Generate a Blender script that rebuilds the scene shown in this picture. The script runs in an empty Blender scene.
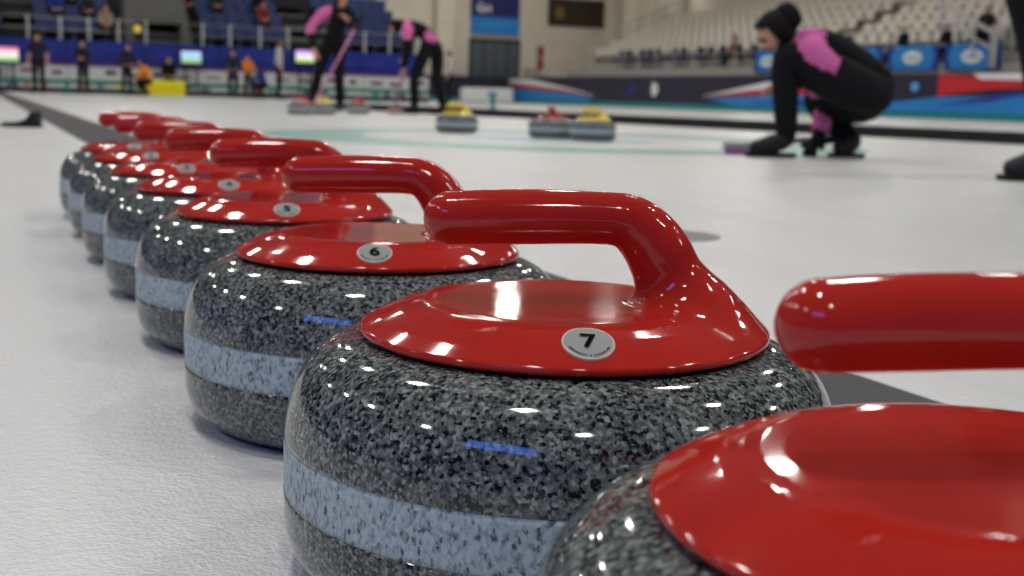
import bpy, bmesh, math, random
import numpy as np
from mathutils import Vector, Matrix

random.seed(7)
RNG = np.random.RandomState(7)
SC = bpy.context.scene
COL = SC.collection
PI = math.pi

# ------------------------------------------------------------------ helpers
def link(o, parent=None):
    COL.objects.link(o)
    if parent is not None:
        o.parent = parent
    return o

def mesh_obj(name, verts, faces, mat=None, parent=None, smooth=False, fmats=None, mats=None):
    me = bpy.data.meshes.new(name)
    me.from_pydata([tuple(v) for v in verts], [], [tuple(f) for f in faces])
    me.validate()
    for m in (mats if mats else ([mat] if mat else [])):
        me.materials.append(m)
    if fmats is not None:
        me.polygons.foreach_set('material_index', np.array(fmats, dtype=np.int32))
    if smooth:
        me.polygons.foreach_set('use_smooth', np.ones(len(me.polygons), dtype=bool))
    me.update()
    o = bpy.data.objects.new(name, me)
    return link(o, parent)

def bm_obj(name, bm, mat, parent=None, smooth=False, recalc=True):
    if recalc:
        bmesh.ops.recalc_face_normals(bm, faces=bm.faces)
    me = bpy.data.meshes.new(name)
    bm.to_mesh(me)
    bm.free()
    for m in (mat if isinstance(mat, (list, tuple)) else [mat]):
        me.materials.append(m)
    if smooth:
        me.polygons.foreach_set('use_smooth', np.ones(len(me.polygons), dtype=bool))
    o = bpy.data.objects.new(name, me)
    return link(o, parent)

def empty(name, loc=(0, 0, 0), rz=0.0):
    o = bpy.data.objects.new(name, None)
    o.empty_display_size = 0.1
    o.location = loc
    o.rotation_euler = (0, 0, rz)
    return link(o)

def tag(o, label=None, cat=None, group=None, kind=None):
    if label: o['label'] = label
    if cat: o['category'] = cat
    if group: o['group'] = group
    if kind: o['kind'] = kind
    return o

def kids(o):
    return [c for c in COL.objects if c.parent is o]

def copy_tree(o, parent=None):
    c = o.copy()
    COL.objects.link(c)
    c.parent = parent
    for k in list(o.children):
        copy_tree(k, c)
    return c

def add_box(bm, c, s, rz=0.0, bevel=0.0, rot=None):
    M = Matrix.Translation(Vector(c))
    if rot is not None:
        M = M @ rot.to_4x4()
    elif rz:
        M = M @ Matrix.Rotation(rz, 4, 'Z')
    r = bmesh.ops.create_cube(bm, size=1.0, matrix=M @ Matrix.Diagonal((s[0], s[1], s[2], 1)))
    if bevel:
        es = set()
        for v in r['verts']:
            for e in v.link_edges: es.add(e)
        bmesh.ops.bevel(bm, geom=list(es), offset=bevel, segments=2, affect='EDGES', profile=0.7)

def add_tube(bm, a, b, r, n=10, r2=None):
    a, b = Vector(a), Vector(b)
    d = b - a
    q = d.to_track_quat('Z', 'Y').to_matrix().to_4x4()
    M = Matrix.Translation((a + b) / 2) @ q
    bmesh.ops.create_cone(bm, cap_ends=True, segments=n, radius1=r, radius2=r if r2 is None else r2, depth=d.length, matrix=M)

def add_lathe(bm, prof, n=48, c=(0, 0, 0), close=True):
    rings = []
    for r, z in prof:
        if r < 1e-6:
            rings.append([bm.verts.new((c[0], c[1], c[2] + z))])
        else:
            rings.append([bm.verts.new((c[0] + r * math.cos(2 * PI * k / n), c[1] + r * math.sin(2 * PI * k / n), c[2] + z)) for k in range(n)])
    for A, B in zip(rings[:-1], rings[1:]):
        for k in range(n):
            k2 = (k + 1) % n
            if len(A) == 1 and len(B) == 1: continue
            if len(A) == 1: bm.faces.new((A[0], B[k], B[k2]))
            elif len(B) == 1: bm.faces.new((A[k], A[k2], B[0]))
            else: bm.faces.new((A[k], A[k2], B[k2], B[k]))

def boxo(name, c, s, mat, parent=None, bevel=0.0, rz=0.0):
    bm = bmesh.new()
    add_box(bm, c, s, rz, bevel)
    return bm_obj(name, bm, mat, parent)

def add_prism(bm, pts, axis_o, ax_u, ax_v, ax_n, t):
    """Extruded polygon: pts (u,v) on plane at axis_o, thickness t along ax_n."""
    o, u, v, n = Vector(axis_o), Vector(ax_u), Vector(ax_v), Vector(ax_n)
    A = [bm.verts.new(o + u * p[0] + v * p[1]) for p in pts]
    B = [bm.verts.new(o + u * p[0] + v * p[1] + n * t) for p in pts]
    bm.faces.new(A); bm.faces.new(B[::-1])
    k = len(pts)
    for i in range(k):
        bm.faces.new((A[i], B[i], B[(i + 1) % k], A[(i + 1) % k]))

# ------------------------------------------------------------------ materials
def srgb(r, g, b):
    f = lambda c: (c / 255 / 12.92) if c / 255 <= 0.04045 else ((c / 255 + 0.055) / 1.055) ** 2.4
    return (f(r), f(g), f(b), 1.0)

MATS = {}
def pm(name, col, rough=0.6, spec=0.4, metal=0.0, noise=0.0, nscale=20.0, coat=0.0, bump=0.0):
    if name in MATS: return MATS[name]
    m = bpy.data.materials.new(name)
    m.use_nodes = True
    nt = m.node_tree
    b = nt.nodes['Principled BSDF']
    b.inputs['Base Color'].default_value = col
    b.inputs['Roughness'].default_value = rough
    b.inputs['Specular IOR Level'].default_value = spec
    b.inputs['Metallic'].default_value = metal
    b.inputs['Coat Weight'].default_value = coat
    b.inputs['Coat Roughness'].default_value = 0.05
    if noise or bump:
        tc = nt.nodes.new('ShaderNodeTexCoord')
        n = nt.nodes.new('ShaderNodeTexNoise')
        n.inputs['Scale'].default_value = nscale
        n.inputs['Detail'].default_value = 4
        nt.links.new(tc.outputs['Object'], n.inputs['Vector'])
        if noise:
            mx = nt.nodes.new('ShaderNodeMix'); mx.data_type = 'RGBA'
            mx.inputs['A'].default_value = tuple(c * (1 - noise) for c in col[:3]) + (1,)
            mx.inputs['B'].default_value = tuple(min(1, c * (1 + noise)) for c in col[:3]) + (1,)
            nt.links.new(n.outputs['Fac'], mx.inputs['Factor'])
            nt.links.new(mx.outputs['Result'], b.inputs['Base Color'])
        if bump:
            bp = nt.nodes.new('ShaderNodeBump')
            bp.inputs['Strength'].default_value = bump
            bp.inputs['Distance'].default_value = 0.01
            nt.links.new(n.outputs['Fac'], bp.inputs['Height'])
            nt.links.new(bp.outputs['Normal'], b.inputs['Normal'])
    MATS[name] = m
    return m

def emit(name, col, strength):
    m = bpy.data.materials.new(name); m.use_nodes = True
    b = m.node_tree.nodes['Principled BSDF']
    b.inputs['Base Color'].default_value = (0.01, 0.01, 0.01, 1)
    b.inputs['Emission Color'].default_value = col
    b.inputs['Emission Strength'].default_value = strength
    return m

def ramp(nt, fac, stops, interp='LINEAR'):
    r = nt.nodes.new('ShaderNodeValToRGB')
    r.color_ramp.interpolation = interp
    e = r.color_ramp.elements
    e[0].position, e[0].color = stops[0]
    e[1].position, e[1].color = stops[-1]
    for p, c in stops[1:-1]:
        k = e.new(p); k.color = c
    nt.links.new(fac, r.inputs['Fac'])
    return r

def granite(name, dark, mid, light, rough, spec, stretch=1.0, thr=(0.36, 0.46, 0.60, 0.72), coat=0.0):
    """Speckled stone: two sizes of grain picked by cell noise."""
    m = bpy.data.materials.new(name); m.use_nodes = True
    nt = m.node_tree; b = nt.nodes['Principled BSDF']
    tc = nt.nodes.new('ShaderNodeTexCoord')
    oi = nt.nodes.new('ShaderNodeObjectInfo')
    mp = nt.nodes.new('ShaderNodeMapping'); mp.inputs['Scale'].default_value = (1, 1, stretch)
    add = nt.nodes.new('ShaderNodeVectorMath'); add.operation = 'ADD'
    mul = nt.nodes.new('ShaderNodeVectorMath'); mul.operation = 'SCALE'; mul.inputs['Scale'].default_value = 9.0
    nt.links.new(oi.outputs['Random'], mul.inputs[0])
    nt.links.new(tc.outputs['Object'], mp.inputs['Vector'])
    nt.links.new(mp.outputs['Vector'], add.inputs[0]); nt.links.new(mul.outputs['Vector'], add.inputs[1])
    n1 = nt.nodes.new('ShaderNodeTexNoise'); n1.inputs['Scale'].default_value = 400; n1.inputs['Detail'].default_value = 2.5; n1.inputs['Roughness'].default_value = 0.65
    n2 = nt.nodes.new('ShaderNodeTexVoronoi'); n2.inputs['Scale'].default_value = 520; n2.inputs['Randomness'].default_value = 1.0
    n3 = nt.nodes.new('ShaderNodeTexNoise'); n3.inputs['Scale'].default_value = 45; n3.inputs['Detail'].default_value = 2
    for n in (n1, n2, n3): nt.links.new(add.outputs['Vector'], n.inputs['Vector'])
    sep = nt.nodes.new('ShaderNodeSeparateColor'); nt.links.new(n2.outputs['Color'], sep.inputs['Color'])
    # fac = .62*noise + .24*cell + .14*large
    def mix(a, wa, c, wc):
        k = nt.nodes.new('ShaderNodeMath'); k.operation = 'MULTIPLY'; k.inputs[1].default_value = wa; nt.links.new(a, k.inputs[0])
        q = nt.nodes.new('ShaderNodeMath'); q.operation = 'MULTIPLY_ADD'; q.inputs[1].default_value = wc
        nt.links.new(c, q.inputs[0]); nt.links.new(k.outputs[0], q.inputs[2]); return q.outputs[0]
    f = mix(n1.outputs['Fac'], 0.56, sep.outputs[0], 0.30)
    f = mix(f, 1.0, n3.outputs['Fac'], 0.14)
    r = ramp(nt, f, [(thr[0], dark), (thr[1], tuple(a * .45 + c * .55 for a, c in zip(dark, mid))), (thr[2], mid), (thr[3], light)])
    nt.links.new(r.outputs['Color'], b.inputs['Base Color'])
    b.inputs['Roughness'].default_value = rough
    b.inputs['Specular IOR Level'].default_value = spec
    b.inputs['Coat Weight'].default_value = coat; b.inputs['Coat Roughness'].default_value = 0.04
    return m

M_gran = granite('polished_granite', srgb(14, 17, 21), srgb(97, 103, 100), srgb(158, 162, 154), 0.07, 0.55, thr=(0.375, 0.445, 0.55, 0.72))
M_band = granite('ground_granite_band', srgb(74, 84, 90), srgb(162, 177, 182), srgb(186, 197, 202), 0.55, 0.3, stretch=0.62, thr=(0.31, 0.37, 0.46, 0.66))

def gloss_plastic(name, col, rough=0.13, spec=0.5):
    m = bpy.data.materials.new(name); m.use_nodes = True
    nt = m.node_tree; b = nt.nodes['Principled BSDF']
    tc = nt.nodes.new('ShaderNodeTexCoord')
    n = nt.nodes.new('ShaderNodeTexNoise'); n.inputs['Scale'].default_value = 35; n.inputs['Detail'].default_value = 5
    nt.links.new(tc.outputs['Object'], n.inputs['Vector'])
    r = ramp(nt, n.outputs['Fac'], [(0.3, tuple(c * .93 for c in col[:3]) + (1,)), (0.7, tuple(min(1, c * 1.06) for c in col[:3]) + (1,))])
    nt.links.new(r.outputs['Color'], b.inputs['Base Color'])
    rr = nt.nodes.new('ShaderNodeMapRange'); rr.inputs['To Min'].default_value = rough * .75; rr.inputs['To Max'].default_value = rough * 1.5
    nt.links.new(n.outputs['Fac'], rr.inputs['Value']); nt.links.new(rr.outputs['Result'], b.inputs['Roughness'])
    b.inputs['Specular IOR Level'].default_value = spec
    return m
M_red = gloss_plastic('red_gloss_plastic', (0.45, 0.022, 0.014, 1), 0.065, 0.4)
M_yel = gloss_plastic('yellow_gloss_plastic', (0.72, 0.55, 0.02, 1), 0.2)
M_steel = pm('label_silver', srgb(150, 152, 146), 0.5, 0.3, 0.0, noise=.06, nscale=400)
M_rimlab = pm('label_edge', srgb(200, 190, 176), 0.35, 0.5, 0.2)
M_ink = pm('black_ink', srgb(14, 14, 16), 0.9, 0.05)
M_black = pm('black_fabric', (0.006, 0.006, 0.008, 1), 0.85, 0.2)
M_shoe = pm('black_shoe', (0.007, 0.007, 0.011, 1), 0.55, 0.35)
M_pink = pm('pink_fabric', srgb(208, 104, 166), 0.8, 0.2, noise=.1, nscale=8)
M_dkgrey = pm('charcoal_fabric', srgb(38, 38, 46), 0.8, 0.2)
M_white = pm('white_fabric', srgb(176, 172, 172), 0.8, 0.2)
M_orange = pm('orange_fabric', srgb(220, 130, 50), 0.8, 0.2)
M_blue = pm('blue_fabric', srgb(40, 60, 130), 0.8, 0.2)
M_redcl = pm('dark_red_fabric', srgb(120, 50, 46), 0.8, 0.2)
M_skin = pm('skin', srgb(206, 150, 126), 0.55, 0.4)
M_hair = pm('dark_hair', srgb(20, 14, 13), 0.75, 0.15, noise=.25, nscale=60)
M_hairb = pm('brown_hair', srgb(74, 48, 34), 0.6, 0.4, noise=.25, nscale=60)
M_rubber = pm('black_rubber', (0.012, 0.012, 0.013, 1), 0.75, 0.3, bump=.3, nscale=90)
M_carpet = pm('charcoal_carpet', srgb(90, 89, 90), 0.95, 0.1, noise=.2, nscale=160, bump=.5)
M_foam = pm('black_foam', srgb(40, 40, 42), 0.85, 0.2, noise=.15, nscale=30)
M_foamtop = pm('grey_foam_top', srgb(96, 96, 94), 0.85, 0.2)
M_teal = pm('teal_plastic', srgb(20, 132, 132), 0.5, 0.4)
M_tealg = pm('green_teal_plastic', srgb(12, 120, 100), 0.5, 0.4)
M_navy = pm('navy_vinyl', srgb(40, 36, 58), 0.5, 0.35, noise=.08, nscale=3)
M_royal = pm('royal_blue_vinyl', srgb(24, 44, 140), 0.5, 0.35, noise=.25, nscale=1.5)
M_bblue = pm('bright_blue_vinyl', srgb(40, 130, 205), 0.5, 0.35, noise=.18, nscale=1.2)
M_sky = pm('pale_blue_vinyl', srgb(90, 165, 220), 0.5, 0.35)
M_vred = pm('red_vinyl', srgb(196, 36, 46), 0.5, 0.35)
M_vwhite = pm('white_vinyl', srgb(226, 228, 226), 0.5, 0.35, noise=.04, nscale=4)
M_purple = pm('purple_vinyl', srgb(92, 40, 96), 0.5, 0.3)
M_vdeep = pm('deep_blue_vinyl', srgb(34, 56, 150), 0.5, 0.35)
M_seatb = pm('blue_seat_plastic', srgb(28, 47, 96), 0.5, 0.4, noise=.1, nscale=6)
M_seatw = pm('beige_seat_plastic', srgb(204, 197, 184), 0.5, 0.4)
M_seatn = pm('navy_chair_fabric', srgb(26, 28, 66), 0.7, 0.3)
M_conc = pm('concrete', srgb(216, 207, 188), 0.85, 0.2, noise=.12, nscale=1.1, bump=.1)
M_conc2 = pm('stand_concrete', srgb(168, 164, 156), 0.85, 0.2, noise=.1, nscale=2.0)
M_concf = pm('far_stand_concrete', srgb(104, 104, 100), 0.85, 0.2, noise=.12, nscale=2.0)
M_concd = pm('dark_concrete', srgb(46, 46, 50), 0.9, 0.2, noise=.1, nscale=2.0)
M_cream = pm('cream_paint', srgb(224, 216, 196), 0.7, 0.3, noise=.05, nscale=2)
M_rail = pm('white_steel_paint', srgb(176, 176, 176), 0.4, 0.4)
M_glassd = pm('dark_door_glass', srgb(84, 92, 98), 0.2, 0.5)
M_pict = pm('dark_board', srgb(58, 48, 34), 0.6, 0.3, noise=.3, nscale=2.5)
M_yvin = pm('yellow_vinyl', srgb(226, 214, 20), 0.5, 0.35)
M_ceil = pm('ceiling_steel', srgb(100, 102, 106), 0.8, 0.2, noise=.1, nscale=1)
M_wallg = pm('hall_wall_paint', srgb(120, 124, 132), 0.8, 0.2, noise=.06, nscale=1)
M_wallb = pm('blue_hall_wall', srgb(58, 74, 132), 0.8, 0.2, noise=.1, nscale=.6)
M_alu = pm('grey_metal', srgb(120, 122, 124), 0.35, 0.5, 0.7)

# ------------------------------------------------------------------ ice
TEE = (3.05, 6.2)
def ice_material():
    m = bpy.data.materials.new('pebbled_ice'); m.use_nodes = True
    nt = m.node_tree; b = nt.nodes['Principled BSDF']; L = nt.links.new
    tc = nt.nodes.new('ShaderNodeTexCoord')
    # painted house rings under the ice: distance from the tee
    sub = nt.nodes.new('ShaderNodeVectorMath'); sub.operation = 'SUBTRACT'; sub.inputs[1].default_value = (TEE[0], TEE[1], 0)
    L(tc.outputs['Object'], sub.inputs[0])
    ln = nt.nodes.new('ShaderNodeVectorMath'); ln.operation = 'LENGTH'; L(sub.outputs['Vector'], ln.inputs[0])
    dv = nt.nodes.new('ShaderNodeMath'); dv.operation = 'DIVIDE'; dv.inputs[1].default_value = 4.0; L(ln.outputs['Value'], dv.inputs[0])
    ice = srgb(221, 222, 219); g = srgb(150, 192, 180); w = srgb(216, 220, 219); bl = srgb(186, 205, 214)
    r = ramp(nt, dv.outputs[0], [(0.0, w), (0.038, bl), (0.152, w), (0.305, g), (0.4575, ice)], 'CONSTANT')
    n = nt.nodes.new('ShaderNodeTexNoise'); n.inputs['Scale'].default_value = 0.9; n.inputs['Detail'].default_value = 6
    L(tc.outputs['Object'], n.inputs['Vector'])
    mp = nt.nodes.new('ShaderNodeMapping'); mp.inputs['Scale'].default_value = (14, 0.7, 1); mp.inputs['Rotation'].default_value = (0, 0, 0.15)
    L(tc.outputs['Object'], mp.inputs['Vector'])
    n2 = nt.nodes.new('ShaderNodeTexNoise'); n2.inputs['Scale'].default_value = 1.0; n2.inputs['Detail'].default_value = 4; L(mp.outputs['Vector'], n2.inputs['Vector'])
    av = nt.nodes.new('ShaderNodeMath'); av.operation = 'ADD'; L(n.outputs['Fac'], av.inputs[0]); L(n2.outputs['Fac'], av.inputs[1])
    mr = nt.nodes.new('ShaderNodeMapRange'); mr.inputs['From Min'].default_value = .6; mr.inputs['From Max'].default_value = 1.4
    mr.inputs['To Min'].default_value = .93; mr.inputs['To Max'].default_value = 1.03; L(av.outputs[0], mr.inputs['Value'])
    mx = nt.nodes.new('ShaderNodeMix'); mx.data_type = 'RGBA'; mx.blend_type = 'MULTIPLY'; mx.inputs['Factor'].default_value = 1
    L(r.outputs['Color'], mx.inputs['A']); L(mr.outputs['Result'], mx.inputs['B'])
    L(mx.outputs['Result'], b.inputs['Base Color'])
    b.inputs['Roughness'].default_value = 0.24
    b.inputs['Specular IOR Level'].default_value = 0.3
    # pebble: frozen droplets a few millimetres across
    v = nt.nodes.new('ShaderNodeTexNoise'); v.inputs['Scale'].default_value = 330; v.inputs['Detail'].default_value = 2
    v2 = nt.nodes.new('ShaderNodeTexNoise'); v2.inputs['Scale'].default_value = 120; v2.inputs['Detail'].default_value = 2
    L(tc.outputs['Object'], v.inputs['Vector']); L(tc.outputs['Object'], v2.inputs['Vector'])
    ad = nt.nodes.new('ShaderNodeMath'); ad.operation = 'ADD'; L(v.outputs['Fac'], ad.inputs[0]); L(v2.outputs['Fac'], ad.inputs[1])
    bp = nt.nodes.new('ShaderNodeBump'); bp.inputs['Strength'].default_value = 0.7; bp.inputs['Distance'].default_value = 0.0018
    L(ad.outputs[0], bp.inputs['Height']); L(bp.outputs['Normal'], b.inputs['Normal'])
    return m
M_ice = ice_material()

# ------------------------------------------------------------------ the curling stone
def sd_poly(r, z, pts):
    pts = np.array(pts); n = len(pts)
    d = np.full(r.shape, 1e9); s = np.ones(r.shape)
    for i in range(n):
        a, b = pts[i], pts[i - 1]
        ex, ez = b[0] - a[0], b[1] - a[1]
        wx, wz = r - a[0], z - a[1]
        t = np.clip((wx * ex + wz * ez) / (ex * ex + ez * ez), 0, 1)
        d = np.minimum(d, (wx - ex * t) ** 2 + (wz - ez * t) ** 2)
        c1 = z >= a[1]; c2 = z < b[1]; c3 = ex * wz > ez * wx
        flip = (c1 & c2 & c3) | (~c1 & ~c2 & ~c3)
        s = np.where(flip, -s, s)
    return s * np.sqrt(d)

def smin(a, b, k):
    h = np.clip(0.5 + 0.5 * (b - a) / k, 0, 1)
    return b * (1 - h) + a * h - k * h * (1 - h)

GRIP = [(-.0605, .1868, .0139), (-.035, .1880, .0144), (-.005, .1887, .0143), (.020, .1886, .0138), (.033, .1868, .0145),
        (.0425, .1800, .0160), (.0500, .1700, .0174), (.0550, .1590, .0182), (.0595, .1480, .0200), (.0635, .1360, .0225)]
RND = .0022
CAP = [(-.02, .1278 + RND), (.1067 - RND, .1278 + RND), (.1069 - RND, .1302), (.0965, .1358 - RND * .6), (.086, .1404 - RND * .6), (.0785, .1436 - RND), (.0735, .1445 - RND), (.066, .1448 - RND), (.052, .1447 - RND), (.030, .1447 - RND), (-.02, .1447 - RND)]
def catmull(pts, n):
    p = np.array(pts); p = np.vstack([2 * p[0] - p[1], p, 2 * p[-1] - p[-2]]); out = []
    for i in range(1, len(p) - 2):
        for t in np.linspace(0, 1, n, endpoint=False):
            a, b, c, d = p[i - 1], p[i], p[i + 1], p[i + 2]
            out.append(.5 * (2 * b + (c - a) * t + (2 * a - 5 * b + 4 * c - d) * t * t + (3 * b - a - 3 * c + d) * t ** 3))
    return out + [p[-2]]
GRIP = catmull(GRIP, 5)
def sdf(p):
    x, y, z = p[..., 0], p[..., 1], p[..., 2]
    d = None
    for a, b in zip(GRIP[:-1], GRIP[1:]):
        ex, ez = b[0] - a[0], b[1] - a[1]
        t = np.clip(((x - a[0]) * ex + (z - a[1]) * ez) / (ex * ex + ez * ez), 0, 1)
        q = np.sqrt((x - a[0] - ex * t) ** 2 + y ** 2 + (z - a[1] - ez * t) ** 2) - (a[2] + (b[2] - a[2]) * t)
        d = q if d is None else np.minimum(d, q)
    r = np.sqrt(x * x + y * y)
    c = sd_poly(r, z, CAP) - RND
    # the flare is wider on the outer side of the column, tight on the dish side
    k = .009 + .030 * np.clip((x - .035) / .05, 0, 1)
    out = smin(d, c, k)
    return np.maximum(out, .1274 - z)

def grad(p, e=2e-4):
    g = np.zeros_like(p)
    for i in range(3):
        q = p.copy(); q[..., i] += e; w = p.copy(); w[..., i] -= e
        g[..., i] = (sdf(q) - sdf(w)) / (2 * e)
    return g

def surface_net(lo, hi, h):
    ax = [np.arange(lo[i], hi[i] + h, h) for i in range(3)]
    G = np.stack(np.meshgrid(*ax, indexing='ij'), -1)
    V = sdf(G)
    nx, ny, nz = V.shape
    acc = np.zeros((nx - 1, ny - 1, nz - 1, 3)); cnt = np.zeros((nx - 1, ny - 1, nz - 1))
    corners = [(i, j, k) for i in (0, 1) for j in (0, 1) for k in (0, 1)]
    def sl(a, c): return a[c[0]:nx - 1 + c[0], c[1]:ny - 1 + c[1], c[2]:nz - 1 + c[2]]
    for a in corners:
        for ax_ in range(3):
            if a[ax_]: continue
            b = list(a); b[ax_] = 1
            va, vb = sl(V, a), sl(V, b)
            m = (va < 0) != (vb < 0)
            t = np.where(m, va / np.where(m, va - vb, 1), 0)
            pa, pb = sl(G, a), sl(G, b)
            acc += np.where(m[..., None], pa + (pb - pa) * t[..., None], 0); cnt += m
    act = cnt > 0
    idx = -np.ones(act.shape, dtype=int); idx[act] = np.arange(act.sum())
    P = acc[act] / cnt[act][:, None]
    quads = []
    for ax_ in range(3):
        o1, o2 = [(1, 2), (2, 0), (0, 1)][ax_]
        s0 = [slice(1, -1)] * 3; s0[ax_] = slice(0, -1); s1 = list(s0); s1[ax_] = slice(1, None)
        va, vb = V[tuple(s0)], V[tuple(s1)]
        I = np.argwhere((va < 0) != (vb < 0))
        ins = va[tuple(I.T)] < 0
        base = I.copy(); base[:, o1] += 1; base[:, o2] += 1
        def cell(d1, d2):
            c = base.copy(); c[:, o1] -= d1; c[:, o2] -= d2
            return idx[tuple(c.T)]
        q = np.stack([cell(1, 1), cell(0, 1), cell(0, 0), cell(1, 0)], -1)
        q[~ins] = q[~ins][:, ::-1]
        quads.append(q)
    Q = np.concatenate(quads)
    for _ in range(3):
        g = grad(P); n2 = (g * g).sum(-1, keepdims=True)
        P = P - np.clip(sdf(P)[:, None] * g / np.maximum(n2, .2), -h * .5, h * .5)
    return P, Q

P, Q = surface_net((-.113, -.113, .122), (.113, .113, .206), .0017)
handle_me = bpy.data.meshes.new('handle')
handle_me.from_pydata(P.tolist(), [], Q.tolist())
handle_me.polygons.foreach_set('use_smooth', np.ones(len(Q), dtype=bool))
gn = grad(P); gn /= np.linalg.norm(gn, axis=1, keepdims=True) + 1e-9
handle_me.materials.append(M_red)
handle_me.update()
handle_me.normals_split_custom_set_from_vertices(gn.tolist())

def drop(x, y, off=.0004):
    """points of the cap's upper surface (local), lifted by off along the normal"""
    p = np.stack([x, y, np.full(np.shape(x), .150)], -1).astype(float)
    for _ in range(40):
        p[..., 2] -= sdf(p) * .8
    g = grad(p); g /= np.linalg.norm(g, axis=-1, keepdims=True)
    return p + g * off

def stone_profile():
    R = .1455
    up = []; n = 2.38
    zt, z1, rc = .1262, .068, .098
    for t in np.sin(np.linspace(0, PI / 2, 30)):
        up.append((rc + (R - rc) * max(0, 1 - t ** n) ** (1 / n), z1 + (zt - z1) * t))
    lo = []; zb, rb = .045, .090
    for t in np.sin(np.linspace(0, PI / 2, 26)):
        lo.append((rb + (R - rb) * max(0, 1 - t ** 3) ** (1 / 3), zb - zb * t))
    return up, lo
UP, LO = stone_profile()
BAND_Z0, BAND_Z1 = .0478, .0755
def lerp_r(z):
    pts = sorted([(b, a) for a, b in UP + LO])
    return float(np.interp(z, [p[0] for p in pts], [p[1] for p in pts]))
body_prof = [(0, .004), (.055, .004), (.062, .0005), (.070, .0005), (.078, .003)] + [(r, z) for r, z in reversed(LO) if .004 < z < BAND_Z0 - .0005]
body_prof += [(lerp_r(BAND_Z0), BAND_Z0), (lerp_r(BAND_Z0) - .002, BAND_Z0 + .0005), (lerp_r(BAND_Z1) - .002, BAND_Z1 - .0005), (lerp_r(BAND_Z1), BAND_Z1)]
body_prof += [(r, z) for r, z in UP if z > BAND_Z1 + .0005] + [(.05, .1264), (.05, .1282), (0, .1282)]
bm = bmesh.new(); add_lathe(bm, body_prof, 128)
body_proto = bm_obj('granite_body', bm, M_gran, None, smooth=True); body_me = body_proto.data
bpy.data.objects.remove(body_proto)
zs = np.linspace(BAND_Z0, BAND_Z1, 9)
bp_ = [(lerp_r(BAND_Z0) - .0022, BAND_Z0)] + [(lerp_r(z) - .0002, z) for z in zs] + [(lerp_r(BAND_Z1) - .0022, BAND_Z1)]
bm = bmesh.new(); add_lathe(bm, bp_, 128)
band_proto = bm_obj('striking_band', bm, M_band, None, smooth=True); band_me = band_proto.data
bpy.data.objects.remove(band_proto)

LAB_C = (.0044, -.0890); LAB_R = .0138
def label_meshes():
    th = np.linspace(0, 2 * PI, 49)[:-1]
    vs, fs = [], []
    rr = [0.0, .0035, .007, .0100, .0114]
    vs.append(drop(np.array([LAB_C[0]]), np.array([LAB_C[1]]), .0007)[0])
    for r in rr[1:]:
        vs += list(drop(LAB_C[0] + r * np.cos(th), LAB_C[1] + r * np.sin(th), .0007))
    n = len(th)
    for k in range(n): fs.append((0, 1 + k, 1 + (k + 1) % n))
    for q in range(len(rr) - 2):
        for k in range(n):
            a = 1 + q * n; b = a + n
            fs.append((a + k, b + k, b + (k + 1) % n, a + (k + 1) % n))
    disc = bpy.data.meshes.new('label'); disc.from_pydata([tuple(v) for v in vs], [], fs); disc.materials.append(M_steel)
    # raised rim
    vs, fs = [], []
    for r, o in ((.0113, .0005), (.0115, .0010), (.0120, .0010), (.0123, .0006), (.0124, -.0008)):
        vs += list(drop(LAB_C[0] + r * np.cos(th), LAB_C[1] + r * np.sin(th), o))
    for q in range(4):
        for k in range(n):
            a = q * n; b = a + n
            fs.append((a + k, b + k, b + (k + 1) % n, a + (k + 1) % n))
    rim = bpy.data.meshes.new('label_rim'); rim.from_pydata([tuple(v) for v in vs], [], fs); rim.materials.append(M_rimlab)
    # tiny unreadable lettering along the lower edge
    vs, fs = [], []
    for a in np.linspace(math.radians(200), math.radians(338), 26):
        if RNG.rand() < .15: continue
        for da, r in ((-.03, .0091), (.03, .0091), (.03, .0102), (-.03, .0102)):
            vs.append((LAB_C[0] + r * math.cos(a + da * RNG.uniform(.5, 1)), LAB_C[1] + r * math.sin(a + da)))
        k = len(vs); fs.append((k - 4, k - 3, k - 2, k - 1))
    vs = np.array(vs)
    v3 = drop(vs[:, 0], vs[:, 1], .0009)
    txt = bpy.data.meshes.new('rim_lettering'); txt.from_pydata([tuple(v) for v in v3], [], fs); txt.materials.append(M_ink)
    for m_ in (disc, rim): m_.polygons.foreach_set('use_smooth', np.ones(len(m_.polygons), dtype=bool))
    return disc, rim, txt
LAB_DISC, LAB_RIM, LAB_TXT = label_meshes()

def text_mesh(s, size=1.0, shear=0.0, bold=0.0, align='CENTER'):
    cu = bpy.data.curves.new('txt', 'FONT'); cu.body = s; cu.size = size; cu.shear = shear
    cu.align_x = align; cu.align_y = 'CENTER'; cu.offset = bold; cu.resolution_u = 4
    o = bpy.data.objects.new('txt', cu); COL.objects.link(o)
    dg = bpy.context.evaluated_depsgraph_get(); dg.update()
    me = o.evaluated_get(dg).to_mesh()
    vs = [tuple(v.co) for v in me.vertices]; fs = [tuple(p.vertices) for p in me.polygons]
    o.evaluated_get(dg).to_mesh_clear()
    bpy.data.objects.remove(o); bpy.data.curves.remove(cu)
    return vs, fs

def number_mesh(s):
    vs, fs = text_mesh(s, .0138, -.12, .00030)
    v = np.array(vs)
    a = math.radians(-3)
    x = LAB_C[0] + .0006 + v[:, 0] * math.cos(a) * 1.1 - v[:, 1] * math.sin(a); y = LAB_C[1] - .0002 + v[:, 0] * math.sin(a) + v[:, 1] * math.cos(a)
    v3 = drop(x, y, .0014)
    me = bpy.data.meshes.new('number'); me.from_pydata([tuple(p) for p in v3], [], fs); me.materials.append(M_ink)
    return me

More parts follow.
